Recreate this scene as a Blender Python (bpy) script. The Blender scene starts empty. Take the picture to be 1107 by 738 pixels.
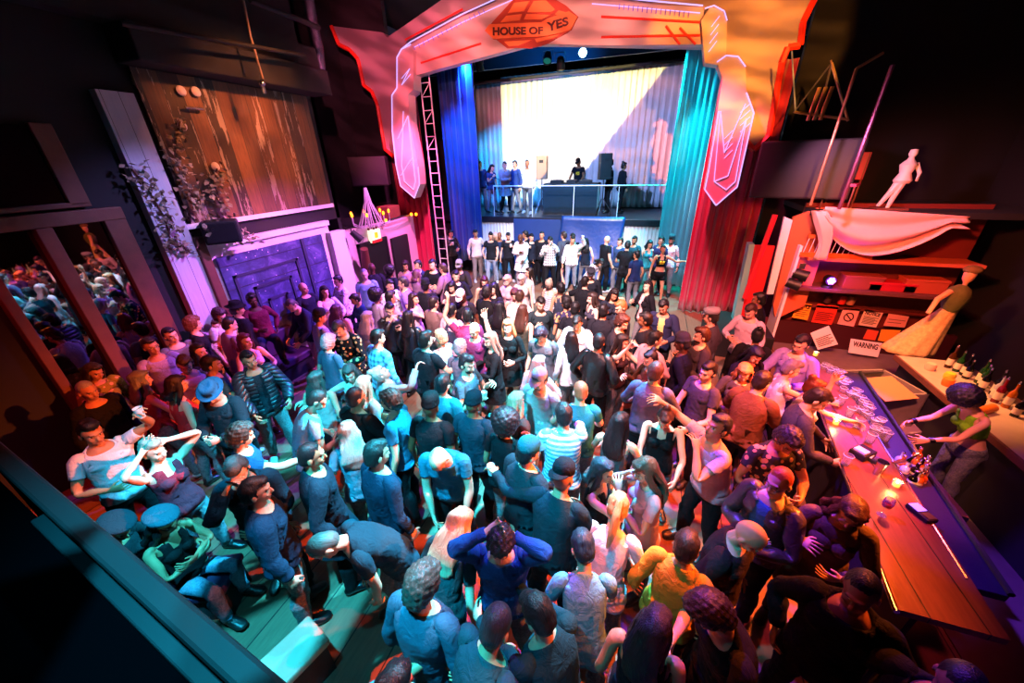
import bpy, bmesh, math, random
import numpy as np
from mathutils import Vector, Matrix
rnd = random.Random(7)
SC = bpy.context.scene
COL = SC.collection
# ------------------------------------------------------------------ camera model
PITCH, YAW, ROLL, FPX, CAMH = math.radians(26.25), math.radians(20.13), math.radians(-1.57), 397.6, 3.9
_cp, _sp, _cy, _sy, _cr, _sr = math.cos(PITCH), math.sin(PITCH), math.cos(YAW), math.sin(YAW), math.cos(ROLL), math.sin(ROLL)
cF = np.array([-_sy*_cp, _cy*_cp, -_sp]); _rt = np.array([_cy, _sy, 0.0]); _up = np.cross(_rt, cF)
cR = _cr*_rt + _sr*_up; cU = -_sr*_rt + _cr*_up; cC = np.array([0, 0, CAMH])
def _ray(x, y): return cR*(x-553.5)/FPX - cU*(y-369)/FPX + cF
def PZ(x, y, z=0.0):
    d = _ray(x, y); return Vector(cC + d*(z-CAMH)/d[2])
def PY(x, y, v):
    d = _ray(x, y); return Vector(cC + d*v/d[1])
def PX(x, y, v):
    d = _ray(x, y); return Vector(cC + d*v/d[0])
def project(q):
    d = np.array(q, float)-cC; return 553.5+FPX*(d@cR)/(d@cF), 369-FPX*(d@cU)/(d@cF)
cam = bpy.data.cameras.new('camera'); cam.sensor_width = 36; cam.lens = FPX/1107*36; cam.clip_start = .05
co = bpy.data.objects.new('camera', cam); COL.objects.link(co)
co.matrix_world = Matrix(((cR[0], cU[0], -cF[0], 0), (cR[1], cU[1], -cF[1], 0), (cR[2], cU[2], -cF[2], CAMH), (0, 0, 0, 1)))
SC.camera = co
# ------------------------------------------------------------------ materials
MATS = {}
def rgb(h):
    if not isinstance(h, str): return tuple(h)[:3]
    h = h.lstrip('#')
    if len(h) == 3: h = ''.join(c*2 for c in h)
    v = [int(h[i:i+2], 16)/255 for i in (0, 2, 4)]
    return tuple(c/12.92 if c <= .04045 else ((c+.055)/1.055)**2.4 for c in v)
class NT:
    def __init__(s, name, rough=.6, metal=0., spec=.5):
        s.m = bpy.data.materials.new(name); s.m.use_nodes = True; s.t = s.m.node_tree; s.b = s.t.nodes['Principled BSDF']
        s.b.inputs['Roughness'].default_value = rough; s.b.inputs['Metallic'].default_value = metal
        s.b.inputs['Specular IOR Level'].default_value = spec
    def n(s, typ, **kw):
        nd = s.t.nodes.new('ShaderNode'+typ)
        for k, v in kw.items():
            if k in nd.inputs: s.put(nd.inputs[k], v)
            elif hasattr(nd, k): setattr(nd, k, v)
        return nd
    def put(s, sock, v):
        if isinstance(v, bpy.types.NodeSocket): s.t.links.new(v, sock)
        else: sock.default_value = v
    def math(s, op, a, b=0.0, c=0.0):
        nd = s.t.nodes.new('ShaderNodeMath'); nd.operation = op
        s.put(nd.inputs[0], a); s.put(nd.inputs[1], b); s.put(nd.inputs[2], c); return nd.outputs[0]
    def mix(s, f, a, b):
        nd = s.t.nodes.new('ShaderNodeMix'); nd.data_type = 'RGBA'
        s.put(nd.inputs[0], f)
        for i, v in ((6, a), (7, b)):
            s.put(nd.inputs[i], v if isinstance(v, bpy.types.NodeSocket) else (*rgb(v), 1))
        return nd.outputs[2]
    def noise(s, vec=None, scale=5., detail=3., rough=.5, dist=0.):
        nd = s.n('TexNoise', Scale=scale, Detail=detail, Roughness=rough, Distortion=dist)
        if vec is not None: s.put(nd.inputs['Vector'], vec)
        return nd.outputs['Fac']
    def ramp(s, f, *st):
        nd = s.n('ValToRGB'); s.put(nd.inputs[0], f); e = nd.color_ramp.elements
        while len(e) < len(st): e.new(.5)
        for el, (p, c) in zip(e, st): el.position = p; el.color = (*rgb(c), 1)
        return nd.outputs[0]
    def bump(s, h, strength=.3, dist=.01):
        nd = s.n('Bump', Strength=strength, Distance=dist); s.put(nd.inputs['Height'], h)
        s.put(s.b.inputs['Normal'], nd.outputs[0])
    def col(s, v): s.put(s.b.inputs['Base Color'], v if isinstance(v, bpy.types.NodeSocket) else (*rgb(v), 1))
def simple(name, color, rough=.6, metal=0., nscale=None, namt=.25, bump=0., emit=None, estr=0., spec=.5, coord='Object'):
    if name in MATS: return MATS[name]
    t = NT(name, rough, metal, spec)
    if nscale:
        tc = t.n('TexCoord').outputs[coord]
        f = t.noise(tc, nscale, 4)
        c = rgb(color); d = tuple(x*(1-namt) for x in c)
        t.col(t.mix(f, tuple(min(1, x*(1+namt*.6)) for x in c), d))
        if bump: t.bump(t.noise(tc, nscale*4, 3), bump)
    else: t.col(color)
    if emit is not None:
        t.b.inputs['Emission Color'].default_value = (*rgb(emit), 1); t.b.inputs['Emission Strength'].default_value = estr
    MATS[name] = t.m; return t.m
def rest_of(t):
    a = t.n('Attribute'); a.attribute_name = 'rest'; return a.outputs['Vector']
def objcol(t): return t.n('ObjectInfo').outputs['Color']
def mat_skin():
    t = NT('skin', .55, spec=.35); r = rest_of(t); sx = t.n('SeparateXYZ', Vector=r)
    X, Y, Z = sx.outputs; base = objcol(t)
    f = t.noise(r, 9, 3)
    c = t.mix(t.math('MULTIPLY', f, .35), base, t.mix(.5, base, '#7a3020'))
    ax = t.math('ABSOLUTE', X)
    front = t.math('LESS_THAN', Y, -.06)
    def blob(cx, cz, rx, rz):
        a = t.math('DIVIDE', t.math('SUBTRACT', ax, cx), rx); b = t.math('DIVIDE', t.math('SUBTRACT', Z, cz), rz)
        q = t.math('ADD', t.math('MULTIPLY', a, a), t.math('MULTIPLY', b, b))
        return t.math('MULTIPLY', t.math('LESS_THAN', q, 1.), front)
    c = t.mix(t.math('MULTIPLY', blob(.0, 1.583, .025, .009), .7), c, '#8a3a3a')
    c = t.mix(t.math('MULTIPLY', blob(.031, 1.671, .019, .0035), .75), c, '#120c0a')
    c = t.mix(blob(.031, 1.646, .0145, .0065), c, '#d8d4cc')
    c = t.mix(blob(.031, 1.646, .0062, .0064), c, '#120a08')
    t.col(c); return t.m
def mat_cloth(name, kind):
    t = NT(name, {'leather': .35, 'denim': .85, 'puffer': .4, 'satin': .35}.get(kind, .85), spec={'leather': .6, 'puffer': .5}.get(kind, .2))
    r = rest_of(t); base = objcol(t); sx = t.n('SeparateXYZ', Vector=r); X, Y, Z = sx.outputs
    dark = t.mix(.75, base, '#000000'); lite = t.mix(.55, base, '#ffffff')
    n1 = t.noise(r, 7, 3); c = t.mix(t.math('MULTIPLY', n1, .3), base, dark)
    if kind == 'denim': c = t.mix(t.math('MULTIPLY', t.noise(r, 60, 3), .5), c, lite)
    if kind == 'plaid':
        a = t.math('GREATER_THAN', t.math('SINE', t.math('MULTIPLY', X, 90)), .1); b = t.math('GREATER_THAN', t.math('SINE', t.math('MULTIPLY', Z, 80)), .1)
        c = t.mix(t.math('MULTIPLY', t.math('ADD', a, b), .4), lite, dark)
    if kind == 'stripe': c = t.mix(t.math('GREATER_THAN', t.math('SINE', t.math('MULTIPLY', Z, 130)), .0), base, lite)
    if kind == 'dots':
        v = t.n('TexVoronoi', Scale=22.); t.put(v.inputs['Vector'], r)
        c = t.mix(t.math('LESS_THAN', v.outputs['Distance'], .28), base, '#0a0a12')
    if kind == 'floral':
        v = t.n('TexVoronoi', Scale=16.); t.put(v.inputs['Vector'], r)
        c = t.mix(t.math('LESS_THAN', v.outputs['Distance'], .36), base, '#c89a62')
    if kind == 'print':
        ax = t.math('ABSOLUTE', X)
        k = t.math('MULTIPLY', t.math('MULTIPLY', t.math('LESS_THAN', ax, .075), t.math('LESS_THAN', t.math('ABSOLUTE', t.math('SUBTRACT', Z, 1.27)), .055)), t.math('LESS_THAN', Y, -.03))
        c = t.mix(t.math('MULTIPLY', k, t.math('GREATER_THAN', t.noise(r, 40, 1), .45)), c, '#e8c22a')
    t.col(c)
    if kind == 'puffer':
        w = t.math('ABSOLUTE', t.math('SINE', t.math('MULTIPLY', Z, 55))); t.bump(t.math('POWER', w, .6), .8, .014)
    else:
        w = t.noise(r, 11, 4, .6, 1.2); t.bump(w, .7 if kind != 'leather' else .5, .022)
    return t.m
def mat_hair():
    t = NT('hair', .42, spec=.35); r = rest_of(t); base = objcol(t)
    mp = t.n('Mapping', Vector=r); mp.inputs['Scale'].default_value = (1, 1, .08)
    n = t.noise(mp.outputs[0], 120, 3)
    t.col(t.mix(t.math('MULTIPLY', n, .8), t.mix(.004, base, '#ffffff'), t.mix(.7, base, '#000000')))
    t.bump(n, .7, .008); return t.m
MATS['skin'] = mat_skin(); MATS['hair'] = mat_hair()
for k in ('cloth', 'leather', 'denim', 'puffer', 'plaid', 'stripe', 'dots', 'floral', 'satin', 'print'): MATS[k] = mat_cloth(k if k != 'print' else 'printed_cloth', k)

# ------------------------------------------------------------------ human template
def loft(bm, P, rad, hint=(0, 1, 0), n=14, caps=True, pw=2.0):
    P = [Vector(p) for p in P]; m = len(P); rings = []
    for i in range(m):
        t = (P[min(i+1, m-1)]-P[max(i-1, 0)]).normalized()
        h = Vector(hint); s = (h - t*h.dot(t)).normalized(); u = t.cross(s)
        ra, rb = rad[i] if isinstance(rad[i], tuple) else (rad[i], rad[i])
        ring = []
        for k in range(n):
            a = 2*math.pi*k/n; c, q = math.cos(a), math.sin(a)
            e = 2/pw; c = math.copysign(abs(c)**e, c); q = math.copysign(abs(q)**e, q)
            ring.append(bm.verts.new(P[i]+s*(ra*c)+u*(rb*q)))
        rings.append(ring)
    for a, b in zip(rings, rings[1:]):
        for k in range(n): bm.faces.new((a[k], a[(k+1) % n], b[(k+1) % n], b[k]))
    if caps:
        bm.faces.new(rings[0][::-1]); bm.faces.new(rings[-1])
def ell(bm, c, r, seg=16):
    bmesh.ops.create_uvsphere(bm, u_segments=seg, v_segments=seg*2//3, radius=1, matrix=Matrix.Translation(c) @ Matrix.Diagonal((*r, 1)))
def capsule(bm, A, B, ra, rb=None, n=10):
    rb = ra if rb is None else rb; A = Vector(A); B = Vector(B); t = (B-A).normalized(); P = []; R = []
    for f in (1, .9, .6, .2): P.append(A-t*ra*f*.98); R.append(max(.1, math.sqrt(max(0, 1-f*f)))*ra)
    for f in (.2, .6, .9, 1): P.append(B+t*rb*f*.98); R.append(max(.1, math.sqrt(max(0, 1-f*f)))*rb)
    loft(bm, P, R, (0, .98, .2) if abs(t.y) < .9 else (1, 0, 0), n)
S45 = math.sqrt(.5)
def armdir(s): return Vector((s*S45, 0, -S45))
SH, UA, FA = (.172, .0, 1.418), .285, .255
def arm_pt(s, t, y=0, n=0):   # n: towards palm side (inwards/down)
    return Vector((s*SH[0], SH[1], SH[2])) + armdir(s)*t + Vector((0, y, 0)) + Vector((-s*S45, 0, -S45))*n
HIP, KNEE, ANK = (.092, 0, .90), (.108, -.012, .49), (.122, .018, .085)
def body_bm(fem):
    bm = bmesh.new()
    if fem:
        T = [(.80, .125, .10), (.86, .168, .118), (.93, .174, .122), (1.0, .150, .108), (1.09, .120, .092), (1.18, .128, .096), (1.27, .144, .104), (1.35, .150, .100), (1.41, .148, .085), (1.45, .10, .07), (1.49, .055, .058)]
    else:
        T = [(.80, .13, .10), (.86, .160, .115), (.93, .166, .120), (1.0, .155, .112), (1.09, .146, .106), (1.18, .156, .114), (1.28, .176, .122), (1.36, .182, .118), (1.42, .170, .096), (1.46, .112, .078), (1.50, .062, .062)]
    loft(bm, [(0, .0 + .012*math.sin((z-.9)*6), z) for z, a, b in T], [(b, a) for z, a, b in T], (0, 1, 0), 20, True, 2.3)
    g = .92 if fem else 1.
    loft(bm, [(0, .008, 1.45), (0, .004, 1.52), (0, -.004, 1.60)], [.062*g, .053*g, .055*g])
    ell(bm, (0, .012, 1.668), (.074, .094, .100), 20)
    ell(bm, (0, -.030, 1.618), (.060, .060, .088), 20)
    ell(bm, (0, -.045, 1.583), (.047, .047, .046), 14); ell(bm, (0, -.068, 1.553), (.024, .022, .018), 10)
    ell(bm, (0, -.080, 1.668), (.050, .016, .012), 12)                       # brow
    loft(bm, [(0, -.083, 1.655), (0, -.098, 1.63), (0, -.106, 1.612), (0, -.088, 1.600)], [.008, .010, .014, .010], (1, 0, 0), 8)
    ell(bm, (0, -.090, 1.583), (.022, .008, .010), 10)
    for s in (-1, 1):
        ell(bm, (s*.077, .012, 1.635), (.010, .018, .031), 10)
        ell(bm, (s*.033, -.070, 1.612), (.022, .014, .016), 10)            # cheek
        if fem: ell(bm, (s*.066, -.072, 1.282), (.062, .062, .060), 14)
        else: ell(bm, (s*.075, -.07, 1.33), (.075, .045, .05), 12)
        ell(bm, (s*.085, .055, .875), (.085, .075, .085), 14)
        # arm
        k = .84 if fem else 1.
        ts = [-.03, .0, .06, .14, .22, UA, .33, .38, .46, UA+FA]
        rs = [.05*k, .057*k, .053*k, .046*k, .042*k, .038*k, .041*k, .040*k, .031*k, (.028*k, .020*k)]
        loft(bm, [arm_pt(s, t) for t in ts], rs, (0, 1, 0), 14)
        ell(bm, arm_pt(s, -.03), (.05*k, .048*k, .05*k), 12)
        w = UA+FA
        loft(bm, [arm_pt(s, w-.02), arm_pt(s, w+.02), arm_pt(s, w+.06), arm_pt(s, w+.095)], [(.024, .019), (.033, .017), (.042, .016), (.040, .013)], (0, 1, 0), 14)
        for j, (y, L, sp) in enumerate(((-.034, .072, -.012), (-.0115, .082, -.004), (.0115, .076, .004), (.034, .060, .014))):
            a = arm_pt(s, w+.085, y); b = arm_pt(s, w+.095+L*.5, y+sp*.6, .010); c = arm_pt(s, w+.095+L*.93, y+sp*1.1, .034)
            capsule(bm, a, b, .0095, .0085); capsule(bm, b, c, .0085, .0072)
        capsule(bm, arm_pt(s, w+.02, -.022, .008), arm_pt(s, w+.062, -.058, .020), .013, .0105); capsule(bm, arm_pt(s, w+.062, -.058, .020), arm_pt(s, w+.095, -.066, .026), .0105, .008)
        # leg
        q = .95 if fem else 1.
        hp, kn, an = Vector((s*HIP[0], HIP[1], HIP[2])), Vector((s*KNEE[0], KNEE[1], KNEE[2])), Vector((s*ANK[0], ANK[1], ANK[2]))
        def on(t):
            return hp.lerp(kn, t) if t <= 1 else kn.lerp(an, t-1)
        ts = [(-.08, .085, 0), (.1, .092, 0), (.35, .084, .0), (.65, .068, .0), (.92, .056, 0), (1.02, .054, .0), (1.15, .054, .012), (1.32, .058, .020), (1.55, .047, .012), (1.8, .036, .002), (2.0, .037, 0)]
        loft(bm, [on(t)+Vector((0, o, 0)) for t, r, o in ts], [r*q for t, r, o in ts], (0, 1, 0), 16)
        ax = s*.122
        loft(bm, [(ax, .075, .035), (ax, .055, .045), (ax, .0, .055), (ax+s*.003, -.06, .042), (ax+s*.006, -.12, .028), (ax+s*.006, -.165, .022), (ax+s*.004, -.185, .020)],
             [(.020, .018), (.034, .032), (.044, .036), (.036, .042), (.024, .046), (.018, .040), (.010, .020)], (0, 0, 1), 14)
    return bm
def evaluated(me, mods):
    o = bpy.data.objects.new('tmp', me); COL.objects.link(o)
    for typ, kw in mods:
        m = o.modifiers.new('m', typ)
        for k, v in kw.items(): setattr(m, k, v)
    dg = bpy.context.evaluated_depsgraph_get(); dg.update()
    r = bpy.data.meshes.new_from_object(o.evaluated_get(dg), depsgraph=dg)
    bpy.data.objects.remove(o); return r
def me_np(me):
    v = np.empty(len(me.vertices)*3); me.vertices.foreach_get('co', v); v = v.reshape(-1, 3)
    f = [tuple(p.vertices) for p in me.polygons]; return v, f
BONES = ['pelvis', 'spine', 'chest', 'neck', 'head', 'uaR', 'faR', 'haR', 'fiR', 'uaL', 'faL', 'haL', 'fiL', 'thR', 'shR', 'foR', 'thL', 'shL', 'foL']
BI = {b: i for i, b in enumerate(BONES)}
PAR = {'pelvis': None, 'spine': 'pelvis', 'chest': 'spine', 'neck': 'chest', 'head': 'neck', 'uaR': 'chest', 'faR': 'uaR', 'haR': 'faR', 'fiR': 'haR', 'uaL': 'chest', 'faL': 'uaL', 'haL': 'faL', 'fiL': 'haL',
       'thR': 'pelvis', 'shR': 'thR', 'foR': 'shR', 'thL': 'pelvis', 'shL': 'thL', 'foL': 'shL'}
J = {'pelvis': Vector((0, 0, .95)), 'spine': Vector((0, .01, 1.05)), 'chest': Vector((0, .01, 1.2)), 'neck': Vector((0, .01, 1.47)), 'head': Vector((0, .0, 1.555))}
for n_, s_ in (('R', -1), ('L', 1)):
    J['ua'+n_] = arm_pt(s_, 0); J['fa'+n_] = arm_pt(s_, UA); J['ha'+n_] = arm_pt(s_, UA+FA); J['fi'+n_] = arm_pt(s_, UA+FA+.09)
    J['th'+n_] = Vector((s_*HIP[0], HIP[1], HIP[2])); J['sh'+n_] = Vector((s_*KNEE[0], KNEE[1], KNEE[2])); J['fo'+n_] = Vector((s_*ANK[0], ANK[1], ANK[2]))
def segd(V, A, B):
    A = np.array(A); B = np.array(B); d = B-A; t = np.clip(((V-A)@d)/(d@d), 0, 1); return np.linalg.norm(V-(A+t[:, None]*d), axis=1)
def sst(x, a, b):
    t = np.clip((x-a)/(b-a), 0, 1); return t*t*(3-2*t)
def weights(V, legs=True):
    W = np.zeros((len(V), len(BONES))); x, y, z = V.T
    zc = np.clip(z, .86, 1.43); rr = np.sqrt((x/.165)**2+(y/.115)**2+((z-zc)/.1)**2)
    dt = (rr-1)*.125; dt = np.where((z > 1.45) & (abs(x) < .14), -.1, dt)
    tau = .022
    torso = np.exp(-np.maximum(dt, -.05)/tau)
    wp = 1-sst(z, .98, 1.12); wn = sst(z, 1.44, 1.50); wh = sst(z, 1.525, 1.585); wc = sst(z, 1.12, 1.28)
    W[:, 0] = torso*wp; W[:, 1] = torso*(1-wp)*(1-wc); W[:, 2] = torso*wc*(1-wn); W[:, 3] = torso*wn*(1-wh); W[:, 4] = torso*wn*wh
    for n_, s_ in (('R', -1), ('L', 1)):
        side = (x*s_ > 0)
        for b, e, r in (('ua', J['fa'+n_], .045), ('fa', J['ha'+n_], .036), ('ha', J['fi'+n_], .028), ('fi', arm_pt(s_, UA+FA+.19, 0, .02), .028)):
            a = J[b+n_] + (armdir(s_)*.03 if b == 'ua' else Vector())
            d = segd(V, a, e)-r; W[:, BI[b+n_]] = np.where(side, np.exp(-np.maximum(d, -.03)/tau), 0)
        if legs:
            for b, e, r in (('th', J['sh'+n_], .075), ('sh', J['fo'+n_], .048)):
                a = J[b+n_] - (Vector((0, 0, .08)) if b == 'th' else Vector())
                d = segd(V, a, e)-r; W[:, BI[b+n_]] = np.where((x*s_ > -.01), np.exp(-np.maximum(d, -.03)/tau), 0)
            fo = 1-sst(z, .06, .12); W[:, BI['fo'+n_]] = np.where(side & (z < .2), fo*50, 0)
    W[z > 1.52] *= np.array([0]*3+[1, 1]+[0]*14)[None]
    W[W < W.max(1, keepdims=True)*.02] = 0
    return W/W.sum(1, keepdims=True)
TPL = {}
def vnormals(V, F):
    me = bpy.data.meshes.new('t'); me.from_pydata(V.tolist(), [], F); me.update()
    n = np.empty(len(V)*3); me.vertices.foreach_get('normal', n); bpy.data.meshes.remove(me); return n.reshape(-1, 3)
for sex in 'mf':
    bm = body_bm(sex == 'f'); me0 = bpy.data.meshes.new('b'); bm.to_mesh(me0); bm.free()
    hi = evaluated(me0, [('REMESH', dict(mode='VOXEL', voxel_size=.0048)), ('SMOOTH', dict(factor=.5, iterations=4))])
    v, _f = me_np(hi)
    for s in (-1, 1):   # eye sockets
        d = np.sqrt(((v[:, 0]-s*.032)/.017)**2+((v[:, 2]-1.648)/.012)**2); k = np.where(v[:, 1] < -.04, np.exp(-d*d), 0); v[:, 1] += .011*k
    k = np.where(v[:, 1] < -.05, np.exp(-((v[:, 0]/.022)**2+((v[:, 2]-1.5835)/.0028)**2)), 0); v[:, 1] += .005*k
    hi.vertices.foreach_set('co', v.ravel())
    for lod, tgt in ((0, 11000), (1, 4600), (2, 2300)):
        me = evaluated(hi, [('DECIMATE', dict(ratio=tgt/(2*len(hi.polygons))))])
        bm = bmesh.new(); bm.from_mesh(me)
        def cut(p, n):
            bmesh.ops.bisect_plane(bm, geom=bm.verts[:]+bm.edges[:]+bm.faces[:], plane_co=p, plane_no=n, dist=.0006)
        for z in (.87, .985, 1.13, .085, .52, .70): cut((0, 0, z), (0, 0, 1))
        cut((0, 0, 1.482), (0, -.5, 1))
        for s in (-1, 1):
            for tt in (.15, UA+FA-.01): cut(arm_pt(s, tt), armdir(s))
            cut((s*.150, 0, 1.4), (1, 0, 0))
            if lod < 2: cut((s*.045, 0, 1.4), (1, 0, 0)); cut((s*.115, 0, 1.4), (1, 0, 0))
        bmesh.ops.triangulate(bm, faces=bm.faces[:])
        me2 = bpy.data.meshes.new('b'); bm.to_mesh(me2); bm.free(); V, F = me_np(me2)
        N = vnormals(V, F); W = weights(V)
        F = np.array(F)
        sel = {}
        # region coordinates
        ta = np.maximum((V-np.array(arm_pt(-1, 0)))@np.array(armdir(-1)), (V-np.array(arm_pt(1, 0)))@np.array(armdir(1)))
        cen = V[F].mean(1); cx, cy, cz = np.abs(cen[:, 0]), cen[:, 1], cen[:, 2]
        ta = ((cen*np.array([1, 1, 1]))-0)[:, 0]*0
        tr = (cen-np.array(arm_pt(-1, 0)))@np.array(armdir(-1)); tl = (cen-np.array(arm_pt(1, 0)))@np.array(armdir(1))
        tt = np.where(cen[:, 0] < 0, tr, tl)
        armz = W[:, 5:13].sum(1)[F].mean(1); isarm = (armz > .5) & (tt > .02) & (cz < 1.6)
        neck = ((cz-1.482 - .5*cy) < 0) | (cx > .115)
        tors = (cz > .87) & neck
        TPL[sex, lod] = dict(V=V, F=F, N=N, W=W, g={
            'tee': tors & ~isarm | isarm & (tt < .15),
            'long': tors & ~isarm | isarm & (tt < UA+FA-.01),
            'tank': (cz > .87) & (cz < 1.44) & (cx < .150) & ~((cz > 1.36) & ((cx < .045) | (cx > .115))) & ~((cz > 1.40) & (cy < -.05) & (cx < .045)),
            'crop': (cz > 1.13) & (cz < 1.44) & (cx < .150) & ~((cz > 1.36) & ((cx < .045) | (cx > .115))),
            'trousers': (cz < .985) & (cz > .085) & ~isarm,
            'shorts': (cz < .985) & (cz > .70) & ~isarm,
            'shoe': (cz < .085)})
        bpy.data.meshes.remove(me2); bpy.data.meshes.remove(me)
def garment_tpl(sex, lod, kind, off, skirt=None):
    """shell of the region pushed out by off, rim turned in to the body"""
    key = (sex, lod, kind, off)
    if key in TPL: return TPL[key]
    T = TPL[sex, lod]; F = T['F'][T['g'][kind]]
    idx = np.unique(F); mp = -np.ones(len(T['V']), int); mp[idx] = np.arange(len(idx)); f = mp[F]
    V = T['V'][idx].copy(); N = T['N'][idx]; z = V[:, 2]; o = np.full(len(V), off)
    if kind in ('tee', 'long', 'tank'):
        o += .016*np.exp(-((z-1.05)/.12)**2)*(np.abs(V[:, 0]) < .25) + .008*(z < .95)
        o += .004*np.sin(z*70+V[:, 0]*20)*(z < 1.3)
    if kind == 'trousers': o += .012*sst(.6-z, 0, .3)+.003*np.sin(z*60+V[:, 0]*9)
    if kind == 'shoe': o = np.where(z < .02, .006, .009)
    Vo = V + N*o[:, None]
    if kind == 'shoe': Vo[:, 2] = np.maximum(Vo[:, 2], -.012)
    e = {}
    for a, b, c in f:
        for p in ((a, b), (b, c), (c, a)): e[p] = 1
    bd = [p for p in e if (p[1], p[0]) not in e]
    Vi = V+N*.002; bi = {}; extra = []; W = T['W'][idx]; faces = [tuple(t) for t in f]
    for a, b in bd:
        for q in (a, b):
            if q not in bi: bi[q] = len(Vo)+len(extra); extra.append(q)
        faces.append((b, a, bi[a], bi[b]))
    if extra: Vo = np.vstack([Vo, Vi[extra]]); W = np.vstack([W, W[extra]])
    TPL[key] = (Vo, faces, W); return TPL[key]
def skirt_tpl(z0, z1, r1):
    key = ('skirt', z0, z1, r1)
    if key in TPL: return TPL[key]
    n = 28; rows = 9; V = []; F = []
    for i in range(rows):
        u = i/(rows-1); z = z0+(z1-z0)*u
        for k in range(n):
            a = 2*math.pi*k/n; w = 1+.05*u*math.sin(a*7)
            hx = .165+.03*min(1, u*2.5); hy = .12+.035*min(1, u*2.5)
            V.append(((hx+(r1-.16)*u)*math.cos(a)*w, (hy+(r1-.16)*u)*math.sin(a)*w, z))
    for i in range(rows-1):
        for k in range(n): F.append((i*n+k, i*n+(k+1) % n, (i+1)*n+(k+1) % n, (i+1)*n+k)[::-1])
    V = np.array(V); W = np.zeros((len(V), 19)); u = (z0-V[:, 2])/(z0-z1)
    r = sst(V[:, 0], -.12, .12); k = np.clip(u*1.2, 0, .85)
    W[:, 0] = 1-k; W[:, BI['thL']] = k*r; W[:, BI['thR']] = k*(1-r)
    TPL[key] = (V, F, W); return TPL[key]
def remesh_bm(bm, vs, tris, noise=None, smooth=2):
    me = bpy.data.meshes.new('h'); bm.to_mesh(me); bm.free()
    hi = evaluated(me, [('REMESH', dict(mode='VOXEL', voxel_size=vs)), ('SMOOTH', dict(factor=.5, iterations=smooth))])
    me2 = evaluated(hi, [('DECIMATE', dict(ratio=min(1, tris/(2*len(hi.polygons)))))]); V, F = me_np(me2)
    if noise is not None:
        N = vnormals(V, F); V = V+N*noise(V)[:, None]
    return V, F
def hair_W(V):
    W = np.zeros((len(V), 19)); k = sst(V[:, 2], 1.32, 1.52); W[:, 4] = k; W[:, 2] = 1-k; return W
def cutbox(V, F, keep):
    k = keep(V); F2 = [f for f in F if all(k[i] for i in f)]; idx = sorted({i for f in F2 for i in f}); mp = {a: b for b, a in enumerate(idx)}
    return V[idx], [tuple(mp[i] for i in f) for f in F2]
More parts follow.
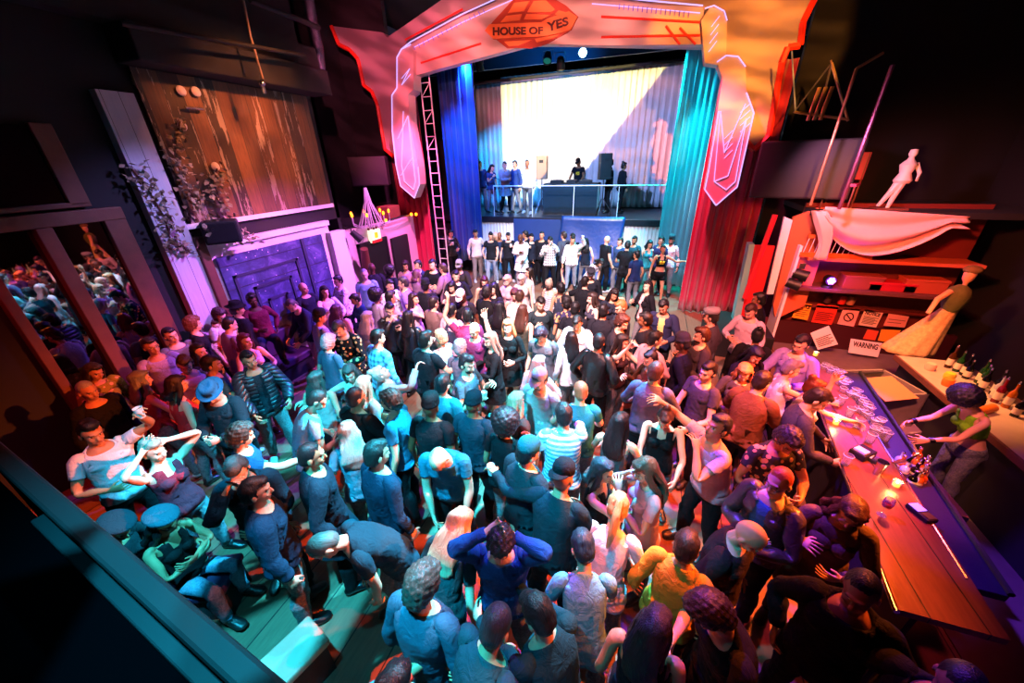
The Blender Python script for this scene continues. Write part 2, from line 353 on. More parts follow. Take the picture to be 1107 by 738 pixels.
def make_hair():
    H = {}
    def strands(amp, f=26):
        def g(V):
            a = np.arctan2(V[:, 0], V[:, 1]-.01); return amp*np.sin(a*f+np.sin(V[:, 2]*30)*1.3)
        return g
    def curls(amp, f=90):
        def g(V): return amp*(np.sin(V[:, 0]*f)*np.sin(V[:, 1]*f+1)+np.sin(V[:, 2]*f*1.1+2)*np.sin(V[:, 0]*f*.7+1))*.7
        return g
    def scalp(bm, t=.010, front=-.088):
        ell(bm, (0, .018, 1.682), (.074+t, .088+t, .090+t*1.4), 20); ell(bm, (0, .045, 1.635), (.066+t, .058+t, .075+t), 16)
    bm = bmesh.new(); scalp(bm, .010); ell(bm, (0, -.045, 1.735), (.055, .045, .036), 12); H['short'] = remesh_bm(bm, .010, 900, strands(.004))
    bm = bmesh.new(); scalp(bm, .004); H['crop'] = remesh_bm(bm, .010, 600)
    bm = bmesh.new(); scalp(bm, .010); ell(bm, (0, -.03, 1.755), (.062, .065, .040), 12); ell(bm, (0, .03, 1.76), (.06, .06, .03), 12); H['quiff'] = remesh_bm(bm, .010, 1000, strands(.005, 18))
    bm = bmesh.new(); scalp(bm, .022); ell(bm, (0, -.02, 1.745), (.075, .075, .045), 12); H['curly'] = remesh_bm(bm, .008, 3400, curls(.007, 150))
    bm = bmesh.new(); ell(bm, (0, .03, 1.72), (.15, .145, .135), 20); ell(bm, (0, .05, 1.66), (.13, .11, .12), 20); H['afro'] = remesh_bm(bm, .009, 4200, curls(.009, 120))
    def longh(L, w, wave):
        bm = bmesh.new(); scalp(bm, .014); ell(bm, (0, -.035, 1.745), (.066, .058, .034), 12)
        zb = 1.60-L
        loft(bm, [(0, .055, 1.68), (0, .070, 1.58), (0, .090, 1.48), (0, .118, (1.48+zb)/2), (0, .118, zb+.05), (0, .115, zb)],
             [(.05, .085), (.042, .094), (.036, w), (.032, w*1.02), (.028, w*.9), (.010, w*.55)], (0, 1, 0), 18)
        for s in (-1, 1):
            loft(bm, [(s*.068, .0, 1.72), (s*.086, -.012, 1.62), (s*.092, -.008, 1.52), (s*.098, .03, 1.42), (s*.09, .06, max(zb, 1.30))],
                 [(.030, .018), (.034, .020), (.032, .022), (.030, .024), (.012, .012)], (0, 1, 0), 10)
        return remesh_bm(bm, .010, 2200, (lambda V: strands(.005, 30)(V)+wave*np.sin(V[:, 2]*45+V[:, 0]*14)))
    H['long'] = longh(.32, .105, .0); H['wavy'] = longh(.30, .125, .008); H['bob'] = longh(.10, .10, .0)
    bm = bmesh.new(); scalp(bm, .010); ell(bm, (0, -.045, 1.735), (.055, .045, .036), 12); ell(bm, (0, .075, 1.775), (.042, .042, .040), 12); H['bun'] = remesh_bm(bm, .010, 1200, strands(.004))
    bm = bmesh.new(); scalp(bm, .010); ell(bm, (0, -.045, 1.735), (.055, .045, .036), 12)
    loft(bm, [(0, .10, 1.72), (0, .15, 1.70), (0, .165, 1.60), (0, .150, 1.48), (0, .135, 1.38)], [.018, .028, .034, .030, .010], (1, 0, 0), 12); H['pony'] = remesh_bm(bm, .010, 1400, strands(.004))
    # beard
    bm = bmesh.new(); ell(bm, (0, -.040, 1.578), (.056, .056, .046), 16); H['beard'] = remesh_bm(bm, .008, 500, curls(.003, 120))
    for k in list(H):
        V, F = H[k]
        if k == 'beard': V, F = cutbox(V, F, lambda v: (v[:, 2] < 1.60-.0*v[:, 1]) & (v[:, 1] < .01) & ~((abs(v[:, 0]) < .018) & (v[:, 2] > 1.572) & (v[:, 2] < 1.592) & (v[:, 1] < -.06)))
        elif k == 'afro': V, F = cutbox(V, F, lambda v: ~((v[:, 1] < -.045) & (v[:, 2] < 1.70) & (abs(v[:, 0]) < .085)))
        else: V, F = cutbox(V, F, lambda v: ~((v[:, 1] < -.03) & (v[:, 2] < 1.716+.25*(v[:, 1]+.06)) & (abs(v[:, 0]) < .073)))
        H[k] = (V, F, hair_W(V) if k != 'beard' else hair_W(V+np.array([0, 0, .5])))
    return H
HAIR = make_hair()
def hat_tpl(kind):
    key = 'hat', kind
    if key in TPL: return TPL[key]
    bm = bmesh.new()
    def rings(prof, n=24, yc=.015, tilt=0.):
        rr = []
        for r, z, *o in prof:
            rr.append([bm.verts.new((r*math.cos(2*math.pi*k/n)*.92, yc+r*1.08*math.sin(2*math.pi*k/n), z+tilt*r*math.sin(2*math.pi*k/n))) for k in range(n)])
        for a, b in zip(rr, rr[1:]):
            for k in range(n): bm.faces.new((a[k], a[(k+1) % n], b[(k+1) % n], b[k]))
        bm.faces.new(rr[-1])
    if kind == 'beanie': rings([(.088, 1.685), (.094, 1.69), (.095, 1.715), (.090, 1.72), (.090, 1.75), (.078, 1.79), (.05, 1.81), (.02, 1.815)], tilt=-.1)
    if kind in ('cap', 'bcap', 'flat'):
        rings([(.086, 1.695), (.092, 1.70), (.092, 1.735), (.082, 1.77), (.055, 1.795), (.015, 1.80)] if kind != 'flat' else [(.088, 1.70), (.098, 1.71), (.108, 1.745), (.098, 1.77), (.06, 1.785), (.015, 1.79)])
        s = 1 if kind == 'bcap' else -1; L = .075 if kind != 'flat' else .045
        vs = []
        for zz in (1.700, 1.707):
            vs.append([bm.verts.new((.075*math.cos(a), .015+s*(.07*1.0+(L+.03)*math.sin(a)), zz-.018*math.sin(a))) for a in [math.pi*k/10 for k in range(11)]])
        bm.faces.new(vs[0]); bm.faces.new(vs[1][::-1])
        for k in range(10): bm.faces.new((vs[0][k], vs[1][k], vs[1][k+1], vs[0][k+1]))
    if kind == 'fedora': rings([(.086, 1.695), (.135, 1.702), (.145, 1.712), (.134, 1.708), (.090, 1.703), (.088, 1.76), (.080, 1.80), (.055, 1.812), (.03, 1.795)])
    if kind == 'captain': rings([(.090, 1.69), (.094, 1.70), (.095, 1.735), (.118, 1.755), (.130, 1.775), (.120, 1.792), (.07, 1.80), (.02, 1.80)], tilt=-.12)
    me = bpy.data.meshes.new('hat'); bmesh.ops.recalc_face_normals(bm, faces=bm.faces[:]); bm.to_mesh(me); bm.free(); V, F = me_np(me)
    W = np.zeros((len(V), 19)); W[:, 4] = 1; TPL[key] = (V, F, W); return TPL[key]
# ------------------------------------------------------------------ posing
def rot_between(a, b): return a.normalized().rotation_difference(b.normalized()).to_matrix()
def Rx(d): return Matrix.Rotation(math.radians(d), 3, 'X')
def Ry(d): return Matrix.Rotation(math.radians(d), 3, 'Y')
def Rz(d): return Matrix.Rotation(math.radians(d), 3, 'Z')
ARMS = {  # wrist target from the shoulder in chest frame (out, front, up), pole (out, front, up)
 'd': ((.09, .04, -.515), (.3, -1, 0)), 'b': ((-.04, .29, -.26), (.8, -.3, -.8)), 'k': ((.07, .05, -.43), (.9, -1, 0)), 'c': ((-.20, .24, -.22), (.9, .1, -.7)),
 'p': ((-.02, .26, -.10), (.5, -.1, -1)), 'u': ((.12, .10, .49), (.8, .3, .0)), 'v': ((.16, .30, .33), (.8, -.2, -.5)), 'h': ((-.085, .03, .27), (1, .5, .2)),
 'r': ((-.02, .50, -.14), (.5, -.2, -1)), 'o': ((.47, .14, -.10), (.2, -.6, -.8)), 'f': ((-.10, .20, .10), (.7, .2, -1)), 'w': ((.05, .34, -.38), (.6, -.8, -.3)),
 'x': ((.30, .10, -.40), (.5, -.8, .2)), 'l': ((-.02, .34, -.42), (.7, -.6, -.2))}
def solve_pose(tok, sex, rr):
    R = {b: Matrix.Identity(3) for b in BONES}   # world rotation of each bone (rest frame based)
    lean = 0; side = 0; hp = rr.uniform(4, 16); hy = rr.uniform(-15, 15); arms = ['d', 'd']; seat = False; tw = rr.uniform(-8, 8); knee = 0; hr = rr.uniform(-5, 5); curl = 35; step = rr.uniform(-1, 1)
    for t in tok.split():
        if t[0] == '@': arms = [t[1], t[2]]
        elif t == 'wb': pass
        elif t[0] == 'l': lean = float(t[1:])
        elif t[0] == 's' and t != 'seat': side = float(t[1:])
        elif t[0] == 'n': hp = float(t[1:])
        elif t[0] == 'y': hy = float(t[1:])
        elif t[0] == 'q': knee = float(t[1:])
        elif t == 'seat': seat = True
    pel = Rx(lean*.45 - (4 if seat else 0)) @ Ry(side*.3)
    spi = Rx(lean*.75) @ Ry(side*.6) @ Rz(tw*.5); che = Rz(tw) @ Rx(lean) @ Ry(side)
    R['pelvis'] = pel; R['spine'] = spi; R['chest'] = che
    R['neck'] = che @ Rx(hp*.4) @ Rz(hy*.4); R['head'] = che @ Rz(hy) @ Rx(hp) @ Ry(hr)
    P = {'pelvis': Vector((0, 0, .95))}
    def place(b):
        p = PAR[b]; P[b] = P[p]+R[p] @ (J[b]-J[p])
    for b in ('spine', 'chest', 'neck', 'head'): place(b)
    for n_, s_, a in (('R', -1, arms[0]), ('L', 1, arms[1])):
        place('ua'+n_); tg, pole = ARMS[a]
        jt = [rr.uniform(-.035, .035) for _ in range(3)]
        T = che @ Vector((s_*(tg[0]+jt[0]), -(tg[1]+jt[1]), tg[2]+jt[2])); pl = che @ Vector((s_*pole[0], -pole[1], pole[2]))
        if a in 'dw' and lean > 25: T = Vector((s_*.06, -.12, -.5))
        L = min(T.length, (UA+FA)*.985); d = T.normalized()
        ca = (UA*UA+L*L-FA*FA)/(2*UA*L); ca = max(-1, min(1, ca)); sa = math.sqrt(1-ca*ca)
        pp = (pl-d*pl.dot(d)).normalized(); E = d*(UA*ca)+pp*(UA*sa)
        w = d*L-E
        R['ua'+n_] = rot_between(che @ armdir(s_), E) @ che
        P['fa'+n_] = P['ua'+n_]+E; base = R['ua'+n_]
        R['fa'+n_] = rot_between(base @ armdir(s_), w) @ base
        P['ha'+n_] = P['fa'+n_]+w
        fr = R['fa'+n_]; y = fr @ Vector((0, 1, 0))
        cw = {'d': 0, 'b': 15, 'k': -10, 'h': 20, 'c': 10}.get(a, 5)
        R['ha'+n_] = Matrix.Rotation(math.radians(s_*cw), 3, y) @ fr
        place('fi'+n_)
        cc = {'p': 60, 'k': 40, 'h': 20, 'v': 55, 'u': 5, 'r': 20}.get(a, 28)
        R['fi'+n_] = Matrix.Rotation(math.radians(s_*cc), 3, R['ha'+n_] @ Vector((0, 1, 0))) @ R['ha'+n_]
    for n_, s_ in (('R', -1), ('L', 1)):
        place('th'+n_); st = step*s_
        if seat: th = Rx(-86) @ Ry(s_*-3) @ Rz(0); sh = Rx(-2+8*st); fo = Matrix.Identity(3)
        else:
            a = 9*st; k = abs(rr.uniform(2, 8))+knee
            th = Rx(-a-k*.6-lean*.10) @ Ry(-s_*rr.uniform(0, 4)); sh = Rx(-a*.9+k*.7+lean*.10) @ Ry(-s_*1); fo = Rx(0)
        R['th'+n_] = th; place('sh'+n_); R['sh'+n_] = sh; place('fo'+n_); R['fo'+n_] = Rz(s_*rr.uniform(3, 14))
    return R, P
def skin_np(V, W, R, P):
    out = np.zeros_like(V)
    for i, b in enumerate(BONES):
        w = W[:, i]; k = w > 0
        if not k.any(): continue
        m = np.array(R[b]); j = np.array(J[b]); p = np.array(P[b])
        out[k] += w[k][:, None]*((V[k]-j)@m.T+p)
    return out
def mesh_obj(name, V, F, mat, parent, color=None, rest=None, smooth=True):
    me = bpy.data.meshes.new(name); V = np.ascontiguousarray(V, dtype=np.float32)
    me.from_pydata(V.tolist(), [], [tuple(int(i) for i in f) for f in F])
    if smooth: me.polygons.foreach_set('use_smooth', [True]*len(me.polygons))
    if rest is not None:
        at = me.attributes.new('rest', 'FLOAT_VECTOR', 'POINT'); at.data.foreach_set('vector', np.ascontiguousarray(rest, dtype=np.float32).ravel())
    me.materials.append(mat); me.update()
    o = bpy.data.objects.new(name, me); COL.objects.link(o); o.parent = parent
    if color is not None: o.color = (*rgb(color), 1)
    return o
SKIN = {'l': '#d9a688', 'p': '#e8bfa6', 't': '#b98360', 'b': '#8a5a3c', 'k': '#4a2c1e'}
def person(px, py, face, spec, label, z0=0.0, h=None, seatz=.46, at=None, group=None, cat='person'):
    """spec: 'sex skin hair:col[+beard] top:col[:mat] bottom:col pose...'"""
    rr = random.Random(int(px*977+py*31)); tk = spec.split(' ')
    sex, sk, hair, top, bot = tk[:5]; pose = ' '.join(tk[5:])
    h = h or (rr.uniform(1.72, 1.83) if sex == 'm' else rr.uniform(1.62, 1.71)); sc = h/1.77
    R, P = solve_pose(pose, sex, rr)
    hd = R['head'] @ (Vector((0, -.005, 1.66))-J['head'])+P['head']
    T0 = TPL[sex, 2]; lowest = min((P['foR']).z, P['foL'].z)-.085-.010
    if 'seat' in pose: low = P['pelvis'].z-.10-seatz/sc
    else: low = lowest
    Rm = Matrix.Rotation(math.radians(face), 3, 'Z')
    hw = (Rm @ hd)*sc; zc = z0+(hd.z-low)*sc
    tgt = (PY(px, py, at) if isinstance(at, (int, float)) else at) or PZ(px, py, zc); root = Vector((tgt.x-hw.x, tgt.y-hw.y, z0))
    dist = math.hypot(tgt.x, tgt.y, zc-CAMH); lod = 0 if dist < 4.6 else (1 if dist < 8 else 2)
    e = bpy.data.objects.new('person', None); COL.objects.link(e); e.location = root; e.rotation_euler = (0, 0, math.radians(face))
    e['label'] = label; e['category'] = cat
    if group: e['group'] = group
    T = TPL[sex, lod]; dz = np.array([0, 0, -low])
    wide = rr.uniform(.97, 1.06)
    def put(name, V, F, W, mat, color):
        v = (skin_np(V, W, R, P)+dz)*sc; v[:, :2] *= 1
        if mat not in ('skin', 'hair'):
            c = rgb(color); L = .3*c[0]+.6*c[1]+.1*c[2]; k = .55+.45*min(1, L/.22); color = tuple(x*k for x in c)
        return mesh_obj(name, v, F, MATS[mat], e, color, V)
    bodyo = put('body', T['V'], T['F'], T['W'], 'skin', SKIN.get(sk, sk))
    hs = hair.split('+')
    for q in hs:
        a = q.split(':')
        if a[0] in ('bald', ''): continue
        if a[0] in HAIR: V, F, W = HAIR[a[0]]; put('hair' if a[0] != 'beard' else 'beard', V, F, W, 'hair', a[1])
        elif a[0] == 'glasses': glasses(put)
        else:
            V, F, W = hat_tpl(a[0]); put({'beanie': 'beanie', 'fedora': 'fedora_hat', 'captain': 'captain_hat'}.get(a[0], 'cap'), V, F, W, 'cloth', a[1])
    def ringpart(nm, pts, rad, bone, col, hint=(0, 1, 0), n=20):
        bm = bmesh.new(); loft(bm, pts, rad, hint, n, False); me = bpy.data.meshes.new('r'); bm.to_mesh(me); bm.free(); V_, F_ = me_np(me); W_ = np.zeros((len(V_), 19)); W_[:, BI[bone]] = 1; put(nm, V_, F_, W_, 'leather', col)
    if 'captain' in hair:
        ringpart('hat_band', [(0, .015, 1.70), (0, .015, 1.738)], [(.106, .091), (.108, .093)], 'head', '#c8b070')
        ringpart('hat_visor', [(0, -.06, 1.70), (0, -.06, 1.692)], [(.075, .082), (.078, .085)], 'head', '#0a0a10')
    if 'wb' in pose.split():
        for n_, s_ in (('R', -1), ('L', 1)): ringpart('wristband', [arm_pt(s_, UA+FA-.055), arm_pt(s_, UA+FA-.01)], [.037, .034], 'fa'+n_, '#0a0a0c')
    a = top.split(':'); tm = a[2] if len(a) > 2 else 'cloth'
    kind = a[0]
    if kind != 'none':
        gk, off = {'tee': ('tee', .011), 'shirt': ('long', .012), 'jacket': ('long', .022), 'coat': ('long', .022), 'puffer': ('long', .038), 'tank': ('tank', .007), 'crop': ('crop', .007), 'dress': ('tank', .008), 'ldress': ('long', .010)}[kind]
        if tm == 'puffer': off = .036
        V, F, W = garment_tpl(sex, lod, gk, off)
        if kind in ('jacket', 'puffer') and len(a) > 3:      # open front: shirt below
            V2, F2, W2 = garment_tpl(sex, lod, 'tee', .010); put('shirt', V2, F2, W2, 'cloth', a[3])
            k = (np.abs(V[:, 0]) < .064) & (V[:, 1] < -.02); F = [f for f in F if not all(k[i] for i in f)]
        nm = {'tee': 't_shirt', 'shirt': 'shirt', 'jacket': 'jacket', 'coat': 'coat', 'puffer': 'puffer_jacket', 'tank': 'tank_top', 'crop': 'crop_top', 'dress': 'dress', 'ldress': 'dress'}[kind]
        put(nm, V, F, W, tm, a[1])
        if kind in ('coat',): V, F, W = skirt_tpl(.96, .62, .21); put('coat_skirt', V, F, W, tm, a[1])
        if kind in ('dress', 'ldress'): V, F, W = skirt_tpl(.99, .62, .20); put('dress_skirt', V, F, W, tm, a[1])
    b = bot.split(':'); bmn = b[2] if len(b) > 2 else 'cloth'
    if b[0] in ('trousers', 'jeans', 'shorts'):
        V, F, W = garment_tpl(sex, lod, 'shorts' if b[0] == 'shorts' else 'trousers', .009 if sex == 'f' else .013); put('jeans' if b[0] == 'jeans' else b[0], V, F, W, 'denim' if b[0] == 'jeans' else bmn, b[1])
    if b[0] == 'skirt': V, F, W = skirt_tpl(1.0, .60, .19); put('skirt', V, F, W, bmn, b[1])
    V, F, W = garment_tpl(sex, lod, 'shoe', .008); sc_ = b[3] if len(b) > 3 else rr.choice(['#101014', '#1c1512', '#b8b8b8', '#222222'])
    for s_ in (-1, 1):
        ids = np.nonzero(V[:, 0]*s_ > 0)[0]; mp = -np.ones(len(V), int); mp[ids] = np.arange(len(ids)); F2 = [tuple(mp[i] for i in f) for f in F if all(mp[i] >= 0 for i in f)]
        put('shoe', V[ids], F2, W[ids], 'leather', sc_)
    hands = {}
    for n_ in 'RL':
        q = (R['ha'+n_] @ (Vector(arm_pt(-1 if n_ == 'R' else 1, UA+FA+.085, -.0, .03))-J['ha'+n_])+P['ha'+n_]-Vector((0, 0, low)))*sc
        hands[n_] = root+Rm @ q
    e_hands[e.name] = hands; CH.append([e, Vector(((Rm @ P['chest'])*sc)[:2])+root.xy, z0, 'seat' in pose, hands])
    return e, hands
e_hands = {}; CH = []
def glasses(put):
    bm = bmesh.new()
    for s in (-1, 1):
        pts = [(s*.034+.021*math.cos(a), -.103, 1.646+.015*math.sin(a)) for a in [2*math.pi*k/12 for k in range(13)]]
        for p, q in zip(pts, pts[1:]): loft(bm, [p, q], [.0018, .0018], (0, 1, 0), 4)
        loft(bm, [(s*.055, -.10, 1.65), (s*.078, -.03, 1.65), (s*.080, .02, 1.64)], [.002]*3, (0, 0, 1), 4)
    loft(bm, [(-.013, -.103, 1.65), (.013, -.103, 1.65)], [.002]*2, (0, 1, 0), 4)
    me = bpy.data.meshes.new('g'); bm.to_mesh(me); bm.free(); V, F = me_np(me); W = np.zeros((len(V), 19)); W[:, 4] = 1
    put('glasses', V, F, W, 'leather', '#0a0a0a')
# ------------------------------------------------------------------ builders
def tag(o, label=None, cat=None, group=None, kind=None):
    if label: o['label'] = label
    if cat: o['category'] = cat
    if group: o['group'] = group
    if kind: o['kind'] = kind
    return o
def empty(name, loc=(0, 0, 0), label=None, cat=None, rz=0., group=None):
    e = bpy.data.objects.new(name, None); COL.objects.link(e); e.location = loc; e.rotation_euler = (0, 0, rz); return tag(e, label, cat, group)
class B:
    def __init__(s): s.bm = bmesh.new()
    def box(s, c, d, rz=0., bev=0., rx=0., ry=0.):
        M = Matrix.Translation(c) @ Matrix.Rotation(rz, 4, 'Z') @ Matrix.Rotation(ry, 4, 'Y') @ Matrix.Rotation(rx, 4, 'X') @ Matrix.Diagonal((*d, 1))
        r = bmesh.ops.create_cube(s.bm, size=1, matrix=M)
        if bev:
            es = list({e for v in r['verts'] for e in v.link_edges}); bmesh.ops.bevel(s.bm, geom=es, offset=bev, segments=2, affect='EDGES', profile=.5)
        return s
    def span(s, a, b, bev=0.):
        a, b = Vector(a), Vector(b); return s.box((a+b)/2, [abs(x) for x in (b-a)], 0, bev)
    def cyl(s, a, b, r, r2=None, n=12): loft(s.bm, [a, b], [r, r if r2 is None else r2], (1, 0, 0) if abs((Vector(b)-Vector(a)).normalized().x) < .8 else (0, 1, 0), n); return s
    def path(s, P, r, n=8, hint=(.3, .2, 1)):
        loft(s.bm, P, r if isinstance(r, list) else [r]*len(P), hint, n); return s
    def ball(s, c, r, seg=14): ell(s.bm, c, r if isinstance(r, (tuple, list)) else (r, r, r), seg); return s
    def lathe(s, prof, c=(0, 0, 0), n=20, M=None, cap=True):
        M = M or Matrix.Translation(c); rr = []
        for r, z in prof: rr.append([s.bm.verts.new(M @ Vector((r*math.cos(2*math.pi*k/n), r*math.sin(2*math.pi*k/n), z))) for k in range(n)])
        for a, b in zip(rr, rr[1:]):
            for k in range(n): s.bm.faces.new((a[k], a[(k+1) % n], b[(k+1) % n], b[k]))
        if cap and prof[0][0] > 1e-4: s.bm.faces.new(rr[0][::-1])
        if cap and prof[-1][0] > 1e-4: s.bm.faces.new(rr[-1])
        return s
    def poly(s, pts, off):
        """extrude a planar outline by the vector off"""
        off = Vector(off); a = [s.bm.verts.new(Vector(p)) for p in pts]; b = [s.bm.verts.new(Vector(p)+off) for p in pts]; n = len(a)
        s.bm.faces.new(a); s.bm.faces.new(b[::-1])
        for k in range(n): s.bm.faces.new((a[k], b[k], b[(k+1) % n], a[(k+1) % n]))
        return s
    def sheet(s, fn, nu, nv):
        g = [[s.bm.verts.new(fn(i/nu, j/nv)) for j in range(nv+1)] for i in range(nu+1)]
        for i in range(nu):
            for j in range(nv): s.bm.faces.new((g[i][j], g[i+1][j], g[i+1][j+1], g[i][j+1]))
        return s
    def done(s, name, mat, parent=None, smooth=False, sol=0., loc=None, rz=0., subs=0):
        bmesh.ops.recalc_face_normals(s.bm, faces=s.bm.faces[:])
        me = bpy.data.meshes.new(name); s.bm.to_mesh(me); s.bm.free()
        if smooth:
            me.polygons.foreach_set('use_smooth', [True]*len(me.polygons))
            try: me.set_sharp_from_angle(angle=math.radians(40))
            except Exception: pass
        me.materials.append(mat); o = bpy.data.objects.new(name, me); COL.objects.link(o); o.parent = parent
        if loc is not None: o.location = loc
        o.rotation_euler[2] = rz
        if sol: m = o.modifiers.new('s', 'SOLIDIFY'); m.thickness = sol; m.offset = 0
        if subs: m = o.modifiers.new('s', 'SUBSURF'); m.levels = m.render_levels = subs
        return o
def copytree(o, parent=None, **kw):
    c = o.copy(); COL.objects.link(c); c.parent = parent
    for ch in list(o.children): copytree(ch, c)
    for k, v in kw.items():
        if k in ('label', 'group', 'category'): c[k] = v
        else: setattr(c, k, v)
    return c
# ------------------------------------------------------------------ surface materials
def wood_mat(name, c1, c2, pw, axis, grain=(30, 2), rough=.55, vary=.5, dirt=None, bump=.4):
    """boards pw wide counted along axis (0/1/2)"""
    t = NT(name, rough); tc = t.n('TexCoord').outputs['Object']; sx = t.n('SeparateXYZ', Vector=tc); A = sx.outputs[axis]
    k = t.math('DIVIDE', A, pw); idx = t.math('FLOOR', k); fr = t.math('FRACT', k)
    wn = t.n('TexWhiteNoise', noise_dimensions='1D'); t.put(wn.inputs['W'], idx); r = wn.outputs['Value']
    mp = t.n('Mapping', Vector=tc); sc = [3, 3, 3]; sc[axis] = 26; mp.inputs['Scale'].default_value = sc
    cb = t.n('CombineXYZ'); t.put(cb.inputs[0], t.math('MULTIPLY', r, 37)); ad = t.n('VectorMath', operation='ADD'); t.put(ad.inputs[0], mp.outputs[0]); t.put(ad.inputs[1], cb.outputs[0])
    g = t.noise(ad.outputs[0], 1.2, 6, .65)
    c = t.mix(g, c1, c2); c = t.mix(t.math('MULTIPLY', r, vary), c, '#0c0705')
    if dirt:
        f = t.noise(ad.outputs[0], .35, 5, .7); f = t.math('MULTIPLY', t.math('GREATER_THAN', f, .56), t.math('GREATER_THAN', r, .35)); c = t.mix(t.math('MULTIPLY', f, .75), c, dirt)
    gap = t.math('LESS_THAN', t.math('ABSOLUTE', t.math('SUBTRACT', fr, .5)), .485)
    c = t.mix(gap, '#050303', c); t.col(c); t.bump(t.math('MULTIPLY', t.math('ADD', g, gap), .5), bump, .01); return t.m
M_floor = wood_mat('floor_boards', '#a87458', '#5e4030', .42, 0, rough=.5, vary=.3, bump=.25)
M_plank = wood_mat('rustic_boards', '#96603c', '#2c180e', .26, 1, vary=.95, dirt='#a89084', bump=.5)
M_white = wood_mat('white_boards', '#d8d4e0', '#b8b2c4', .2, 1, vary=.05, bump=.3)
M_bar = wood_mat('bar_top_wood', '#9a5a34', '#5c2c16', .3, 0, rough=.3, vary=.2)
M_plaster = simple('pale_plaster', '#e2dae2', .8, nscale=1.5, namt=.15, bump=.15)
M_black = simple('matt_black', '#0b0b0e', .7, nscale=3, namt=.4)
M_dark = simple('dark_grey_paint', '#17151b', .8, nscale=2, namt=.4)
M_ceil = simple('ceiling_black', '#0d0b10', .9, nscale=1.5, namt=.5)
M_post = simple('brown_wood', '#6a3a2c', .6, nscale=6, namt=.4, bump=.2)
M_metal = simple('dull_steel', '#7c7f86', .35, 1., nscale=8, namt=.3)
M_chrome = simple('bright_steel', '#c4c6cc', .2, 1.)
M_mirror = simple('mirror_glass', '#8a8088', .02, 1.)
M_whitep = simple('white_paint', '#e4e0e6', .5)
M_orange = simple('orange_paint', '#c8623a', .6, nscale=2, namt=.2)
M_red = simple('red_paint', '#c01c24', .5, nscale=3, namt=.2)
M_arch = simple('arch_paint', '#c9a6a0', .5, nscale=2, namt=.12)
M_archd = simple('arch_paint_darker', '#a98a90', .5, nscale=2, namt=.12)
M_edge = simple('arch_red_edge', '#e0301c', .5)
M_glowline = simple('white_led_strip', '#8884a8', .4, emit='#b4a8ff', estr=1.15)  # pale arch trim with added glow, standing in for projected light
M_paper = simple('paper', '#e6dccb', .8)
M_tblack = simple('speaker_black', '#121215', .6, nscale=60, namt=.3)
# ------------------------------------------------------------------ room shell
def structure(name, b, mat, label=None, **k):
    o = b.done(name, mat, **k); tag(o, label, None, kind='structure'); return o
structure('floor', B().span((-9, -3, -.1), (7.5, 13, 0)), M_floor)
structure('ceiling', B().span((-9, -3, 8), (7.5, 18.2, 8.15)), M_ceil)
structure('wall_left', B().span((-7.2, 3.75, 0), (-7.0, 6.9, 2.75), .005), M_plaster)
structure('wall_left_upper', B().span((-7.5, -3, 2.75), (-7.06, 7.4, 8)), M_dark)
structure('wall_left_recess', B().span((-9.1, 7.4, 2.35), (-9.0, 10.9, 8)).span((-9.1, 7.3, 2.35), (-7.06, 7.4, 8)).span((-9.1, 7.4, 2.3), (-7.2, 10.9, 2.4)), M_dark)
structure('wall_left_front', B().span((-7.25, -3, 0), (-7.05, 3.75, 2.75)), M_dark)
structure('wall_left_rear', B().span((-7.2, 6.9, 0), (-7.02, 10.4, 2.42), .005), simple('pink_plaster', '#d4bcc8', .8, nscale=1.5, namt=.12, bump=.1))
structure('wall_right', B().span((6.4, -3, 0), (6.6, 18, 8)), M_ceil)
structure('wall_front', B().span((-9, -3.1, 0), (7.5, -2.9, 8)), M_dark)
structure('wall_back_right', B().span((2.55, 10.75, 0), (6.4, 10.9, 8)), M_ceil)
structure('wall_back_left', B().span((-9, 10.75, 0), (-7.35, 10.9, 8)), M_dark)
structure('wall_stage_back', B().span((-10, 17.9, 0), (4.4, 18.1, 8)), M_dark)
structure('wall_stage_left', B().span((-10.1, 10.9, 0), (-10, 18, 8)), M_dark)
structure('wall_stage_right', B().span((4.3, 10.9, 0), (4.4, 18, 8)), M_dark)
structure('trim_1', B().span((-7.05, 3.9, 3.02), (-6.98, 7.2, 3.1)).span((-7.1, 3.75, 2.66), (-6.94, 6.9, 2.76)), M_whitep, None)
structure('trim_2', B().span((-7.05, 4.0, 5.2), (-6.55, 7.4, 5.62), .02).span((-7.05, 2.2, 5.62), (-6.75, 7.4, 6.0)), M_dark)
pl = tag(B().span((-7.055, 4.1, 3.1), (-6.98, 7.12, 5.18)).done('plank_cladding', M_plank), 'wide weathered brown boards, upright, covering the upper left wall above the ledge', 'wall cladding')
structure('trim_3', B().span((-7.04, 3.56, 0), (-6.9, 3.98, 4.85), .005), M_white)
structure('trim_4', B().span((-7.04, 3.98, 0), (-6.84, 4.12, 2.9), .01), M_post)
structure('trim_5', B().span((-7.05, 6.78, 0), (-6.85, 7.25, 2.5), .01), M_whitep)
